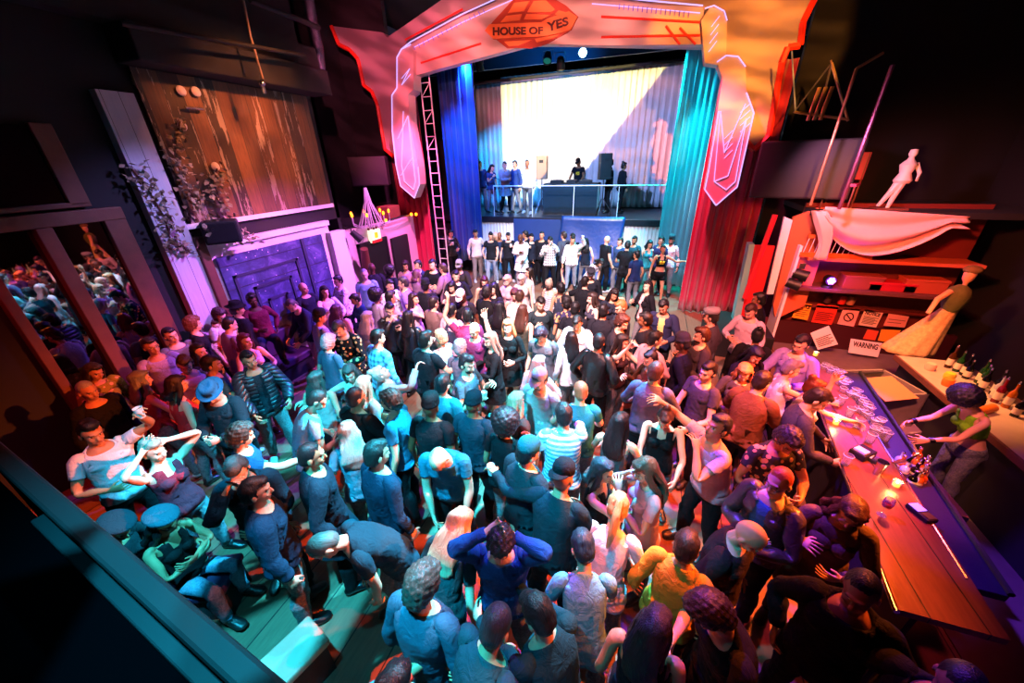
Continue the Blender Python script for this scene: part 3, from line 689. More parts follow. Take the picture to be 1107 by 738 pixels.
# mirror with posts
mr = empty('leaning_mirror', (-6.95, 2.4, 0), 'large wall mirror in a brown wooden frame at far left, reflecting the crowd', 'mirror')
B().span((-.05, -.5, .9), (0, .62, 3.3)).done('mirror_glass', M_mirror, mr)
f = B(); f.span((-.05, .62, .3), (.07, .86, 3.42), .01); f.span((-.05, -.05, .3), (.12, .10, 3.3), .01); f.span((-.05, -.6, 3.3), (.08, .86, 3.46), .01); f.span((-.05, -.6, .78), (.08, .86, .92), .01); f.span((-.05, -.6, .78), (.08, -.5, 3.46), .01)
f.done('frame', M_post, mr)
m2 = empty('wall_mirror', (-6.98, 2.45, 3.55), 'smaller dark mirror above the big framed mirror at far left', 'mirror')
B().span((-.04, -.6, 0), (0, .35, .85)).done('mirror_glass', M_mirror, m2); B().span((-.04, .35, -.03), (.05, .55, .88), .01).span((-.04, -.65, -.06), (.05, .55, -.0), .01).done('frame', M_post, m2)
# mural
M_mural = NT('blue_worn_paint', .7); _t = M_mural; _tc = _t.n('TexCoord').outputs['Object']; _a = _t.noise(_tc, 3.2, 6, .65, .6); _c = _t.ramp(_a, (.3, '#20244e'), (.5, '#363c74'), (.62, '#5a5a94'), (.75, '#8a84a4'))
_v = _t.n('TexVoronoi', Scale=9.); _t.put(_v.inputs['Vector'], _tc); _c = _t.mix(_t.math('LESS_THAN', _v.outputs['Distance'], .09), _c, '#e6dce8'); _t.col(_c); _t.bump(_a, .3); M_mural = M_mural.m
mu = empty('blue_panelled_door', (-6.99, 4.25, .35), 'big worn blue panelled barn door mounted on the pink left wall', 'door')
B().span((0, 0, 0), (.05, 2.35, 2.15), .004).done('door_leaf', M_mural, mu)
q = B()
for y0, y1, z0, z1 in ((.15, 1.55, .1, 1.8), (.45, 1.3, .4, 1.5), (.65, 1.1, .7, 1.2)):
    for a, b_ in (((.05, y0, z0), (.095, y1, z0+.06)), ((.05, y0, z1-.05), (.075, y1, z1)), ((.05, y0, z0), (.075, y0+.05, z1)), ((.05, y1-.05, z0), (.075, y1, z1))): q.span(a, b_)
for k in range(5): q.span((.05, 0, .3+k*.42), (.062, 2.35, .315+k*.42))
q.span((.05, 1.75, 0), (.075, 1.82, 2.15))
q.done('moulding', simple('mural_moulding', '#2a2c50', .7, nscale=8, namt=.4), mu)
# exit wall things
ex = empty('doorway', (-7.0, 7.75, 0), 'dark open doorway in the pink rear left wall under the lit sign', 'door')
B().span((0, 0, 0), (.04, 1.05, 1.98)).done('door_leaf', M_black, ex); B().span((0, -.07, 0), (.06, 0, 2.05)).span((0, 1.05, 0), (.06, 1.12, 2.05)).span((0, -.07, 1.98), (.06, 1.12, 2.05)).done('door_frame', M_dark, ex)  # black slab stands in for the dark of the open doorway
tag(B().span((-7, 9.05, 0), (-6.93, 9.85, 1.95), .01).done('black_panel', simple('black_slats', '#14141c', .6, nscale=10)), 'black slatted panel on the pink wall between doorway and red curtain', 'panel')
sg = empty('exit_sign', (-6.98, 8.35, 2.12), 'small lit white sign with red lower edge above the dark doorway', 'sign')
B().span((0, -.2, -.12), (.1, .2, .2), .01).done('lamp_housing', simple('sign_white', '#f2ecd8', .5, emit='#fff2d0', estr=.9), sg)
B().span((.1, -.2, -.13), (.108, .2, -.06)).done('red_band', simple('sign_red', '#d01020', .5, emit='#ff1020', estr=.8), sg)
B().span((.1, -.06, -.02), (.108, .07, .13)).done('yellow_mark', simple('sign_yellow', '#f0c020', .5, emit='#ffd020', estr=.8), sg)
q = B()
for k in range(5): q.ball((.06, -.2+.1*k, .24+.03*math.sin(k*2)), .035, 8)
q.done('roses', simple('rose_red', '#7a1026', .7), sg)
# spot lamp on the white pillar
sp = empty('spot_lamp', (-6.7, 7.28, 2.45), 'black can spotlight clamped to the white pillar near the exit', 'spotlight')
B().cyl((0, 0, 0), (.16, .1, -.22), .07, .1, 16).done('can', M_black, sp, True); B().path([(-.15, 0, .12), (0, 0, .1), (0, 0, 0)], .015).done('bracket', M_black, sp)
tag(B().cyl((-6.62, 7.5, 2.0), (-6.85, 7.7, 1.3), .09, .13, 12).done('horn_decoration', M_post, None, True), 'brown tapering wooden horn hanging beside the can spotlight', 'decoration')
# chandelier on the ledge
ch = empty('chandelier', (-6.75, 8.1, 2.42), 'white beaded chandelier with small orange flame bulbs standing on the ledge', 'chandelier')
q = B(); q.cyl((0, 0, 0), (0, 0, .95), .015)
for k in range(18):
    a = 2*math.pi*k/18; q.path([(.03*math.cos(a), .03*math.sin(a), .95), (.09*math.cos(a), .09*math.sin(a), .6), (.26*math.cos(a), .26*math.sin(a), .18), (.34*math.cos(a), .34*math.sin(a), .02)], .010, 5)
q.done('bead_strands', simple('white_beads', '#d8c8dc', .4), ch, True)
for k in range(7):
    a = 2*math.pi*k/7; x, y = .42*math.cos(a), .55*math.sin(a)
    arm = B().path([(0, 0, .05), (x*.6, y*.6, -.0+.03), (x, y, .12), (x, y, .3)], .014, 6).done('arm', simple('chandelier_white', '#c8b8d0', .4), ch, True)
    B().ball((x, y, .36), (.03, .03, .05), 8).done('flame_bulb', simple('flame_orange', '#ff9020', .5, emit='#ff7a10', estr=6), arm, True)
tag(B().path([(-6.9, 8.4, 2.5), (-6.85, 9.0, 2.47), (-6.85, 9.6, 2.49), (-6.9, 10.1, 2.46)], .03).done('cable_loom', M_metal), 'white cable bundle lying on the ledge right of the chandelier', 'cable')
tag(B().span((-7.4, 9.2, 2.43), (-7.0, 9.75, 2.8), .02).done('wooden_crate', M_post), 'brown wooden crate on the ledge between chandelier and arch', 'crate')
for i, (y, z) in enumerate(((10.0, 2.5), (10.25, 2.47), (8.75, 2.5))):
    tag(B().ball((-6.8, y, z), .045, 10).done('string_light_bulb', MATS['flame_orange'], None, True), 'small glowing orange bulb on the ledge left of the red curtain', 'bulb', 'orange bulbs on the ledge')
# speakers on the left
def cabinet(name, c, d, rz, label, parts=True):
    e = empty(name, c, label, 'speaker', rz)
    B().box((0, 0, 0), d, 0, .02).done('cabinet', M_tblack, e)
    B().span((-d[0]/2+.03, -d[1]/2-.012, -d[2]/2+.03), (d[0]/2-.03, -d[1]/2-.002, d[2]/2-.03), .004).done('grille', simple('grille_grey', '#202026', .5, .3, nscale=90, namt=.5), e)
    return e
cabinet('hanging_speaker', PY(400, 185, 9.6), (1.0, .6, .75), .5, 'large black speaker hanging in front of the dark wall left of the arch')
cabinet('hanging_speaker', PY(868, 183, 9.3), (1.55, .8, 1.0), -.25, 'large dark speaker cabinet hanging right of the arch under the truss frame')
cabinet('wall_speaker', (-6.7, 4.35, 2.95), (.5, .4, .35), .9, 'black speaker box on the ledge corner among ivy leaves')
# ivy
M_leaf = simple('dried_leaves', '#a8927a', .7, nscale=8, namt=.4)
def vine(pts, label, n=60, sp=.09):
    e = empty('ivy_vine', pts[0], label, 'plant'); o = Vector(pts[0]); P = [Vector(p)-o for p in pts]; q = B(); q.path(P, .012, 5); q.done('stem', M_post, e)
    q = B()
    for i in range(int(n*2.2)):
        u = rnd.random()*(len(P)-1); k = int(u); c = P[k].lerp(P[min(k+1, len(P)-1)], u-k)+Vector((rnd.uniform(0, .12), rnd.gauss(0, sp), rnd.gauss(0, sp*.6)))
        M = Matrix.Translation(c) @ Matrix.Rotation(rnd.uniform(0, 6.3), 4, Vector((rnd.random(), rnd.random(), rnd.random()+.1)).normalized()); s = rnd.uniform(.028, .05)
        v = [q.bm.verts.new(M @ Vector(p)) for p in ((0, -s, 0), (s*.7, -.2*s, .2*s), (s*.5, s*.5, 0), (0, s*1.2, -.2*s), (-s*.5, s*.5, 0), (-s*.7, -.2*s, .2*s), (0, .1*s, .12*s))]
        for a, b_ in ((0, 1), (1, 2), (2, 3), (3, 4), (4, 5), (5, 0)): q.bm.faces.new((v[6], v[a], v[b_]))
    q.done('leaves', M_leaf, e)
X_ = -6.88
vine([PX(142, 182, X_), PX(160, 205, X_), PX(178, 235, X_), PX(185, 262, X_), PX(205, 272, X_)], 'dried ivy vine climbing the white boards beside the mirror', 90)
vine([PX(195, 130, X_), PX(188, 170, X_), PX(205, 205, X_), PX(215, 230, X_)], 'dried ivy vine on the planks under the pale flower ornament', 70)
vine([PX(235, 182, X_), PX(230, 205, X_), PX(245, 232, X_)], 'short dried vine on the planks just above the black speaker box', 46)
vine([PX(222, 240, -6.7), PX(240, 250, -6.7), PX(272, 260, -6.7)], 'ivy leaves spilling over the white ledge above the blue door', 60, .1)
for i, (x, y) in enumerate(((196, 98), (212, 99), (197, 136), (233, 180))):
    tag(B().ball((0, 0, 0), (.03, .07, .07), 10).done('flower_ornament', simple('pale_flower', '#d8c0c8', .6), None, True, loc=PX(x, y, -6.93)), 'pale round %s fixed to the rustic planks' % ('flower ornament, upper left one,', 'flower ornament, upper right one,', 'flower ornament at mid height', 'flower ornament at the top of the short vine')[i], 'ornament')
tag(B().path([PX(200, 116, -6.9), PX(220, 118, -6.9)], .02).done('perch_bar', M_chrome), 'short pale metal bar fixed across the rustic planks', 'bar')
# ceiling services
def tube(name, pts, r, mat, label, cat, group=None, n=10): return tag(B().path([Vector(p) for p in pts], r, n).done(name, mat, None, True), label, cat, group)
tube('foil_duct', [PY(335, 0, 8.6)+Vector((0, 0, .4)), PY(338, 25, 8.6), PY(344, 50, 8.6), PY(347, 75, 8.6)], .11, simple('foil', '#8088a0', .25, .9, nscale=25, namt=.6, bump=1.), 'shiny crinkled foil tube hanging down by the upper left wall', 'duct')
tube('trapeze_rope', [PY(262, -5, 5.5), PY(271, 40, 5.5), PY(284, 85, 5.5)], .018, simple('rope', '#9a8070', .8), 'pale rope hanging in front of the plank wall', 'rope')
q = empty('hanging_pulley', PY(283, 90, 5.5), 'small steel pulley block at the end of the hanging rope', 'pulley'); B().ball((0, 0, 0), .05).done('wheel', M_chrome, q, True); B().span((-.02, -.03, -.14), (.02, .03, -.04), .01).done('hook', M_metal, q)
tube('ceiling_pipe', [PX(130, 25, -6.2), PX(330, 60, -6.2)], .03, M_dark, 'thin dark pipe running along the wall above the planks', 'pipe')
tube('ceiling_pipe', [PX(270, 0, -6.2), PX(345, 30, -6.2)], .04, M_dark, 'dark pipe high up by the foil tube', 'pipe')
for i, x in enumerate((-5.5, -2.5, .5, 3.5)):
    tag(B().span((x-.1, -3, 7.55), (x+.1, 10.5, 8)).done('ceiling_beam', M_ceil), 'black beam under the ceiling', 'beam', 'black ceiling beams')
# ------------------------------------------------------------------ proscenium arch (plane y = 10)
AY = 10.0
def A(px, py, y=AY): return PY(px, py, y)
def aw(pts, y=AY): return [A(x, yy, y) for x, yy in pts]
M_sign = simple('sign_orange', '#ff7a3c', .6, nscale=3, namt=.15); M_signd = simple('sign_brown_red', '#a8341c', .6)
left_wing = [(358, 28), (413, 35), (419, 40), (470, 5), (520, -32), (575, -45), (575, 40), (447, 82), (447, 100), (442, 104), (444, 135), (437, 165), (425, 169), (416, 161), (408, 114), (402, 99), (393, 92), (387, 64), (378, 54), (366, 48)]
right_wing = [(575, -45), (640, -60), (780, -75), (905, -75), (880, 0), (868, 24), (865, 49), (852, 51), (845, 68), (831, 147), (815, 162), (806, 152), (795, 120), (781, 80), (775, 69), (762, 68), (762, 50), (660, 48), (575, 40)]
ar = empty('proscenium_arch', (0, 0, 0), 'giant art deco arch with pointed legs and lit outlines framing the stage', 'stage arch')
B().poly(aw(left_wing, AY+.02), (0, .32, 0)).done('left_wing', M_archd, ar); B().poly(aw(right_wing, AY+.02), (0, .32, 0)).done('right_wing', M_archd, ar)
lleg = [(429, 62), (434, 53), (444, 48), (447, 55), (447, 97), (441, 102), (443, 132), (452, 180), (453.5, 199), (448, 214), (433, 201), (428, 178), (424, 142), (423.5, 103), (429, 95)]
rleg = [(758, 22), (768, 8), (780, 10), (786, 22), (785, 62), (798, 61), (806, 72), (807, 100), (815, 122), (797, 202), (774, 222), (762, 205), (766, 185), (781, 84), (776, 70), (762, 68)]
header = [(444, 48), (500, 18), (575, -8), (660, 2), (760, 8), (762, 22), (760, 48), (655, 49), (608, 48), (573, 48), (447, 82)]
B().poly(aw(header, AY-.22), (0, .22, 0)).done('header_band', M_arch, ar); B().poly(aw(lleg, AY-.34), (0, .34, 0)).done('left_leg', M_arch, ar); B().poly(aw(rleg, AY-.34), (0, .34, 0)).done('right_leg', M_arch, ar)
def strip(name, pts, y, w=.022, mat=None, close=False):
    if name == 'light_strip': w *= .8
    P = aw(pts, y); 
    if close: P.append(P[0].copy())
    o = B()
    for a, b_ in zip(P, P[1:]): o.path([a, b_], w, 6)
    return o.done(name, mat or M_glowline, ar)
e_ = [(358, 28), (366, 48), (378, 54), (387, 64), (393, 92), (402, 99), (408, 114), (416, 161), (425, 169)]
strip('red_edge', e_, AY+.0, .05, M_edge); strip('red_edge', [(880, 0), (868, 24), (865, 49), (852, 51), (845, 68), (831, 147), (815, 162), (806, 152)], AY, .06, M_edge)
Y1 = AY-.36
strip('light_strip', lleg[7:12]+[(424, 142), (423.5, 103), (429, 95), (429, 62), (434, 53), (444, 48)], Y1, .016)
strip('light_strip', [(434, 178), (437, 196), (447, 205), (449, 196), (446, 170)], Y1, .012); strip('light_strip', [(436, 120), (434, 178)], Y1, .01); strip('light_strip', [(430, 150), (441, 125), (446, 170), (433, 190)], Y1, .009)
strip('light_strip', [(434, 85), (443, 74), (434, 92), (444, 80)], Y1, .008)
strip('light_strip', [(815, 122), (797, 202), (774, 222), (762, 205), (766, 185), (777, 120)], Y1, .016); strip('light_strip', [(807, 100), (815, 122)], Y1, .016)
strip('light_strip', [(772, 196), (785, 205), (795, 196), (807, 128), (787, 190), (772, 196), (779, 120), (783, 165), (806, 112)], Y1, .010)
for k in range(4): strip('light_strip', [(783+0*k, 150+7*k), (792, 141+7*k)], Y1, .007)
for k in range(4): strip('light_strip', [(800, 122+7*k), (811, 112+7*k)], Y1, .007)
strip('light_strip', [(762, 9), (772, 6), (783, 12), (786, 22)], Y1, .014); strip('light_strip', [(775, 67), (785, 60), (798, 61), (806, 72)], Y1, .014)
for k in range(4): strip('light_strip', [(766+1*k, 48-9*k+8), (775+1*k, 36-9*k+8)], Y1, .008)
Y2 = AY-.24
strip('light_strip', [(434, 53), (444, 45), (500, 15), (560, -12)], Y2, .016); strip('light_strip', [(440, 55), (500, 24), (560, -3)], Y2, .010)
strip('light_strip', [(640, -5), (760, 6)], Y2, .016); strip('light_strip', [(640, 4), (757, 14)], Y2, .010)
for k in range(16): strip('dentil', [(447+5*k, 50-2.7*k), (449+5*k, 54-2.7*k)], Y2, .010, simple('dentil_violet', '#8a6ae0', .5))
for k in range(16): strip('dentil', [(670+5*k, 4+.6*k), (669+5*k, 10+.6*k)], Y2, .010, MATS['dentil_violet'])
for a, b_ in (((455, 68), (520, 47)), ((438, 43), (500, 10)), ((650, 18), (757, 24)), ((650, 40), (757, 38)), ((720, 28), (735, 48)), ((735, 30), (752, 48))): strip('orange_strip', [a, b_], Y2, .022, M_edge)
# badge and lettering
bd = empty('house_sign', (0, 0, 0), 'faceted orange diamond sign lettered HOUSE OF YES on the arch header', 'sign')
YB = AY-.26
dia = [(524, 33), (545, 10), (560, -6), (585, -10), (612, 6), (625, 18), (615, 34), (590, 48), (575, 52), (548, 52)]
B().poly(aw(dia, YB), (0, .03, 0)).done('backing', M_signd, bd)
q = B()
for f_ in ([(549, 14), (556, 3), (572, 1), (566, 12)], [(570, 13), (577, 1), (590, 0), (600, 10), (596, 13)], [(541, 24), (547, 17), (564, 15), (562, 22)], [(566, 21), (569, 15), (596, 16), (585, 21)], [(600, 15), (604, 11), (611, 13), (606, 17)], [(545, 45), (575, 43), (560, 49), (550, 50)], [(578, 42), (605, 37), (598, 41), (580, 46)]): q.poly(aw(f_, YB-.03), (0, .03, 0))
q.done('facets', M_sign, bd)
B().poly(aw([(524, 33), (529, 26), (585, 24), (592, 20), (615, 12), (624, 18), (617, 32), (590, 39), (533, 42)], YB-.06), (0, .06, 0)).done('banner', M_sign, bd)
def word(txt, quad, y, parent, mat, name='lettering', th=.02, plane=None):
    cu = bpy.data.curves.new('w', 'FONT'); cu.body = txt; cu.offset = .03; o = bpy.data.objects.new('w', cu); COL.objects.link(o); dg = bpy.context.evaluated_depsgraph_get(); dg.update()
    me = bpy.data.meshes.new_from_object(o.evaluated_get(dg)); bpy.data.objects.remove(o); V, F = me_np(me)
    lo, hi = V.min(0), V.max(0); a, b_, c, d = [Vector(p) for p in quad]; P = []; bm = bmesh.new(); nrm = (b_-a).cross(d-a).normalized()*th
    for v in V:
        u, w = (v[0]-lo[0])/(hi[0]-lo[0]), (v[1]-lo[1])/(hi[1]-lo[1]); P.append(a.lerp(b_, u).lerp(d.lerp(c, u), w)+nrm)
    vs = [bm.verts.new(p) for p in P]
    for f in F:
        try: bm.faces.new([vs[i] for i in f])
        except ValueError: pass
    me2 = bpy.data.meshes.new(name); bm.to_mesh(me2); bm.free(); me2.materials.append(mat); o = bpy.data.objects.new(name, me2); COL.objects.link(o); o.parent = parent
    m = o.modifiers.new('s', 'SOLIDIFY'); m.thickness = th; return o
M_ink = simple('ink_dark', '#5a1410', .6)
word('HOUSE OF', aw([(533, 38.5), (587, 37), (587, 29), (533, 29.5)], YB-.065), 0, bd, M_ink)
word('YES', aw([(592, 35), (615, 27), (614, 18), (591, 24.5)], YB-.065), 0, bd, M_ink)
# ------------------------------------------------------------------ curtains and stage
def cloth_mat(name, c, rough=.8, sheen=.3):
    t = NT(name, rough, spec=.2); tc = t.n('TexCoord').outputs['Object']; t.col(t.mix(t.noise(tc, 2., 4), c, tuple(v*.75 for v in rgb(c)))); t.b.inputs['Sheen Weight'].default_value = sheen; MATS[name] = t.m; return t.m
def curtain(name, p0, p1, z0, z1, mat, label, pitch=.16, amp=.06, flare=0., thick=.008, cat='curtain'):
    p0, p1 = Vector(p0), Vector(p1); L = (p1-p0).length; n = int(L/pitch*8)+1; d = (p1-p0)/L; nn = Vector((-d.y, d.x)); sd = rnd.uniform(0, 9)
    def fn(u, v):
        s = u*L; ph = 2*math.pi*s/pitch+.9*math.sin(s*2.1+sd); w = amp*(.45+.55*(1-v)+.0)*math.sin(ph)+.25*amp*math.sin(ph*2.1+v*3+sd)
        q = p0+d*s+nn*w; return Vector((q.x, q.y, z0+(z1-z0)*v))
    return tag(B().sheet(fn, n, 14).done(name, mat, None, True, thick), label, cat)
M_cred = cloth_mat('red_velvet', '#b01a44', .7, .6); M_cblue = cloth_mat('blue_cloth', '#1c3c8c'); M_cteal = cloth_mat('teal_cloth', '#3c98a8'); M_cwhite = cloth_mat('white_cloth', '#e8e8e6', .85, 0.); M_cblack = cloth_mat('black_cloth', '#0a0c14')
cl = PY(441, 190, 10.55); cr = PY(481, 285, 10.55)
curtain('red_curtain', (-7.62, 10.55), (-6.45, 10.55), 0.02, 6.2, M_cred, 'tall red velvet curtain hanging at the left side of the stage', .2, .07)
curtain('red_curtain', (1.08, 10.6), (2.45, 10.6), 0.02, 5.6, M_cred, 'tall red velvet curtain hanging at the right side of the stage', .2, .07)
SY = 12.8; SZ = 2.1
structure('stage_floor', B().span((-9.9, SY, SZ-.2), (4.3, 17.9, SZ), .01), simple('stage_black_boards', '#1a1c24', .4, nscale=3, namt=.4))
structure('stage_front', B().span((-9.9, SY+.15, 0), (4.3, SY+.3, SZ-.2)), M_cblack)
a1 = PY(541, 89, 16); a2 = PY(746, 66, 16)
curtain('backdrop_curtain', (a1.x, 16), (a2.x+.15, 16), SZ+.02, 6.75, M_cwhite, 'wide white pleated backdrop curtain behind the DJ with coloured projection', .22, .045)
a0 = PY(512, 100, 15.6); curtain('side_curtain', (a0.x-.2, 15.6), (PY(541, 100, 15.6).x, 15.6), SZ+.02, 6.5, cloth_mat('grey_cloth', '#a8acb8'), 'narrow pale grey curtain lit blue left of the white backdrop', .2, .05)
curtain('blue_curtain', (PY(476, 120, 12.0).x, 12.0), (PY(514, 120, 12.6).x, 12.6), .6, 7.2, M_cblue, 'dark blue stage curtain beside the left red curtain', .22, .07)
curtain('teal_curtain', (PY(722, 120, 12.0).x+.25, 12.5), (PY(768, 120, 11.4).x+.2, 11.4), .4, 6.9, M_cteal, 'teal stage curtain in bold folds beside the right red curtain', .2, .07)
# valance, pipe, lights over the stage
tag(B().span((-8.5, 14.6, 6.75), (3.6, 14.7, 8.0)).done('stage_border', cloth_mat('border_cloth', '#16405e')), 'dark teal border cloth hanging over the stage', 'border cloth')
tube('stage_pipe', [PY(508, 91, 14.3), PY(768, 61, 14.3)], .05, M_dark, 'long black pipe spanning above the white backdrop', 'pipe')
def par(p, aim, label, col, e):
    r = empty('stage_spotlight', p, label, 'stage light'); d = (Vector(aim)-Vector(p)).normalized(); qd = Vector((0, 0, -1)).rotation_difference(d); r.rotation_mode = 'QUATERNION'; r.rotation_quaternion = qd
    B().lathe([(.05, .16), (.10, .12), (.12, .0), (.13, -.16), (.115, -.16), (.10, -.05), (.0, -.04)], n=16).done('can', M_black, r, True)
    B().lathe([(.001, -.12), (.108, -.12)], n=16).done('lens', simple('lens_'+label[:8]+col, col, .3, emit=col, estr=e), r)
    B().path([(-.15, 0, 0), (-.15, 0, .26), (.15, 0, .26), (.15, 0, 0)], .012, 6, (0, 1, 0)).done('yoke', M_metal, r); return r
par(PY(630, 57, 13), cC, 'bright round blue stage light above the backdrop centre', '#9fd0ff', 14)
par(PY(518, 70, 13), (-5.5, 15, 2.1), 'blue lit stage light above the backdrop at its left end', '#2a8aff', 5)
par(PY(499, 79, 13), cC+np.array([-3, 0, 0]), 'small cluster stage light beside the blue curtain top', '#8f9ad0', 2)
par(PY(592, 62, 13), (-3, 10, 3), 'green tinted round moving light above the backdrop', '#1b6a5c', .6)
par(PY(606, 68, 13), (-3, 15, 3), 'small pale light hanging between the two round stage lights', '#6fb0ff', 2)
# truss ladder
tr = empty('truss_ladder', PY(474, 225, 10.3), 'white lattice truss standing between red and blue curtains', 'truss'); tr.location.z = 0; q = B()
for sx in (-.14, .14): q.cyl((sx, 0, 0), (sx, 0, 6.3), .02, None, 8)
q.done('upright', M_whitep, tr); q = B()
for k in range(20):
    z = .2+k*.31; q = B(); q.cyl((-.14, 0, z), (.14, 0, z), .012, None, 6)
    if k % 2 and z > 4: q.cyl((-.14, 0, z), (.14, 0, z+.31), .010, None, 6)
    q.done('rung', M_whitep, tr)
# stage front cloths
curtain('stage_skirt', (PZ(517, 234, 2.1).x, SY+.05), (PZ(556, 234, 2.1).x, SY+.05), .02, 2.05, M_cwhite, 'pale pleated skirt on the stage front at its left end', .12, .03, cat='stage skirt')
curtain('stage_skirt', (PZ(674, 236, 2.1).x, SY+.05), (PZ(714, 236, 2.1).x+.2, SY+.05), .02, 1.98, M_cwhite, 'pale pleated skirt on the stage front at its right end', .12, .03, cat='stage skirt')
tag(B().span((PZ(556, 234, 2.1).x, SY-.02, .02), (PZ(609, 234, 2.1).x, SY+.1, 2.04), .01).done('front_panel', simple('navy_panel', '#17366a', .6, nscale=2)), 'plain dark blue panel on the middle of the stage front', 'panel')
def tarp(u, v):
    x0, x1 = PZ(609, 234, 2.1).x, PZ(676, 235, 2.1).x; y = SY-.55*(1-v)**1.5-.05+.05*math.sin(u*9+v*5)*(1-v); return Vector((x0+(x1-x0)*u+.03*math.sin(v*8), y, .02+2.16*v+.03*math.sin(u*14)*(1-v)))
tag(B().sheet(tarp, 24, 14).done('blue_tarpaulin', simple('tarp_blue', '#16366e', .35, nscale=3, namt=.3, bump=.6), None, True, .01), 'glossy blue tarpaulin draped over the stage front right of centre', 'tarpaulin')
# stage railing
rl = empty('stage_railing', (0, SY+.12, SZ), 'thin white metal rail along the stage edge', 'railing'); xa, xb = PY(533, 201, SY+.1).x, PY(722, 203, SY+.1).x
B().cyl((xa, 0, 1.0), (xb, 0, 1.0), .018).done('top_rail', M_whitep, rl)
for k in range(5): x = xa+(xb-xa)*k/4; B().cyl((x, 0, 0), (x, 0, 1.0), .011).done('post', M_whitep, rl)
# DJ table
DY = 13.9; d0, d1 = PY(590, 200, DY).x, PY(648, 200, DY).x
dj = empty('dj_table', ((d0+d1)/2, DY, SZ), 'DJ table covered to the floor by dark teal cloth', 'table'); w = (d1-d0)/2
B().span((-w, -.35, .98), (w, .35, 1.03), .01).done('table_top', M_black, dj)
def skirtf(u, v):
    P = [(-w, .36), (-w, -.37), (w, -.37), (w, .36)]; L = [.73, 2*w, .73]; s = u*sum(L); k = 0
    while k < 2 and s > L[k]: s -= L[k]; k += 1
    a, b_ = Vector(P[k]), Vector(P[k+1]); c = a.lerp(b_, min(1, s/L[k])); return Vector((c.x, c.y-.012*math.sin(u*60)*(1-v), .01+.98*v))
B().sheet(skirtf, 60, 4).done('table_cloth', cloth_mat('dj_cloth', '#0c2430'), dj, True, .01)
def gear(name, x, d, label, knobs=8, top='#101014'):
    e = empty(name, ((d0+d1)/2+x, DY-.05, SZ+1.03), label, 'DJ gear'); B().span((-d[0]/2, -d[1]/2, 0), (d[0]/2, d[1]/2, d[2]), .008).done('body', M_tblack, e)
    for k in range(knobs): B().cyl((-d[0]/2+.04+(d[0]-.08)*k/max(1, knobs-1), -d[1]*.25, d[2]), (-d[0]/2+.04+(d[0]-.08)*k/max(1, knobs-1), -d[1]*.25, d[2]+.025), .012, None, 8).done('knob', M_chrome, e)
    return e
t1 = gear('turntable', -w*.55, (.42, .36, .09), 'DJ turntable at the left end of the table', 3); B().lathe([(.15, .09), (.15, .11), (.001, .11)], n=24).done('platter', M_metal, t1, True)
gear('mixer', 0, (.32, .34, .1), 'black DJ mixer with knobs in the middle of the table', 8)
t2 = gear('turntable', w*.5, (.42, .36, .09), 'DJ turntable at the right end of the table', 3); B().lathe([(.15, .09), (.15, .11), (.001, .11)], n=24).done('platter', M_metal, t2, True)
def pa(px, py, Y, ht, face, label, mat):
    p = PY(px, py, Y); e = empty('pa_speaker', (p.x, Y, SZ), label, 'speaker', face); z = p.z-SZ
    B().box((0, 0, z), (.38, .36, ht), 0, .02).done('cabinet', mat, e)
    g = B().lathe([(.13, -.19), (.13, -.185), (.001, -.183)], n=20, M=Matrix.Translation((0, 0, z-ht*.12)) @ Matrix.Rotation(math.radians(-90), 4, 'X') @ Matrix.Scale(-1, 4, (0, 0, 1))).done('woofer', M_black, e)
    B().span((-.07, -.19, z+ht*.2), (.07, -.183, z+ht*.32)).done('horn', M_black, e)
    st = B().cyl((0, 0, .0+.1), (0, 0, z-ht/2), .02, None, 8)
    for k in range(3): a = k*2.094; st.cyl((0, 0, .55), (.38*math.cos(a), .38*math.sin(a), .01), .014, None, 6)
    st.done('tripod_stand', M_metal, e); return e
pa(586, 181, 13.8, .75, .1, 'tan speaker on a tripod stand left of the DJ table', simple('tan_speaker', '#8a6a58', .6))
pa(654, 180, 13.9, .8, .35, 'black speaker on a stand right of the DJ table', M_tblack)
for i, x in enumerate((661, 540)):
    p = PY(x, 215, SY+.5); tag(B().cyl((p.x, p.y, SZ), (p.x, p.y, SZ+1.2), .012).path([(p.x, p.y, SZ+1.2), (p.x-.3, p.y-.1, SZ+1.3)], .01).lathe([(.12, 0), (.12, .02), (.001, .03)], (p.x, p.y, SZ)).done('microphone_stand', M_black, None, True), ('black microphone stand near the stage edge right of the DJ table', 'black microphone stand near the stage edge by the standing guests')[i], 'stand')
# ------------------------------------------------------------------ bar
def bx(y): return 1.93+(y-2.2)*.135          # customer edge of the counter
ct = empty('bar_counter', (0, 0, 0), 'long red-brown wooden bar counter running toward the stage on the right', 'bar counter')
f4 = [(bx(2.2), 2.2), (bx(5.9), 5.9), (bx(5.9)+.36, 5.95), (bx(2.2)+.56, 2.2)]
B().poly([(x, y, 1.05) for x, y in f4], (0, 0, .055)).done('wooden_top', M_bar, ct)
B().poly([(x+.08, y+.0, 0) for x, y in (f4[0], f4[1])]+[(f4[1][0]+.12, f4[1][1], 0), (f4[0][0]+.12, f4[0][1], 0)], (0, 0, 1.05)).done('front_panel', M_dark, ct)
B().path([(bx(2.2)-.0, 2.2, 1.075), (bx(5.9)-.0, 5.9, 1.075)], .018, 8).done('edge_trim', M_chrome, ct)
tray = [(f4[3][0]+.0, 2.6), (f4[2][0]+.0, 5.9), (f4[2][0]+.34, 5.9), (f4[3][0]+.26, 2.6)]
B().poly([(x, y, .98) for x, y in tray], (0, 0, .06)).done('service_tray', simple('rubber_mat', '#2a2440', .35, nscale=60, namt=.5), ct)
B().path([(tray[3][0], 2.6, 1.06), (tray[2][0], 5.9, 1.06)], .022, 6).done('tray_lip', M_black, ct)
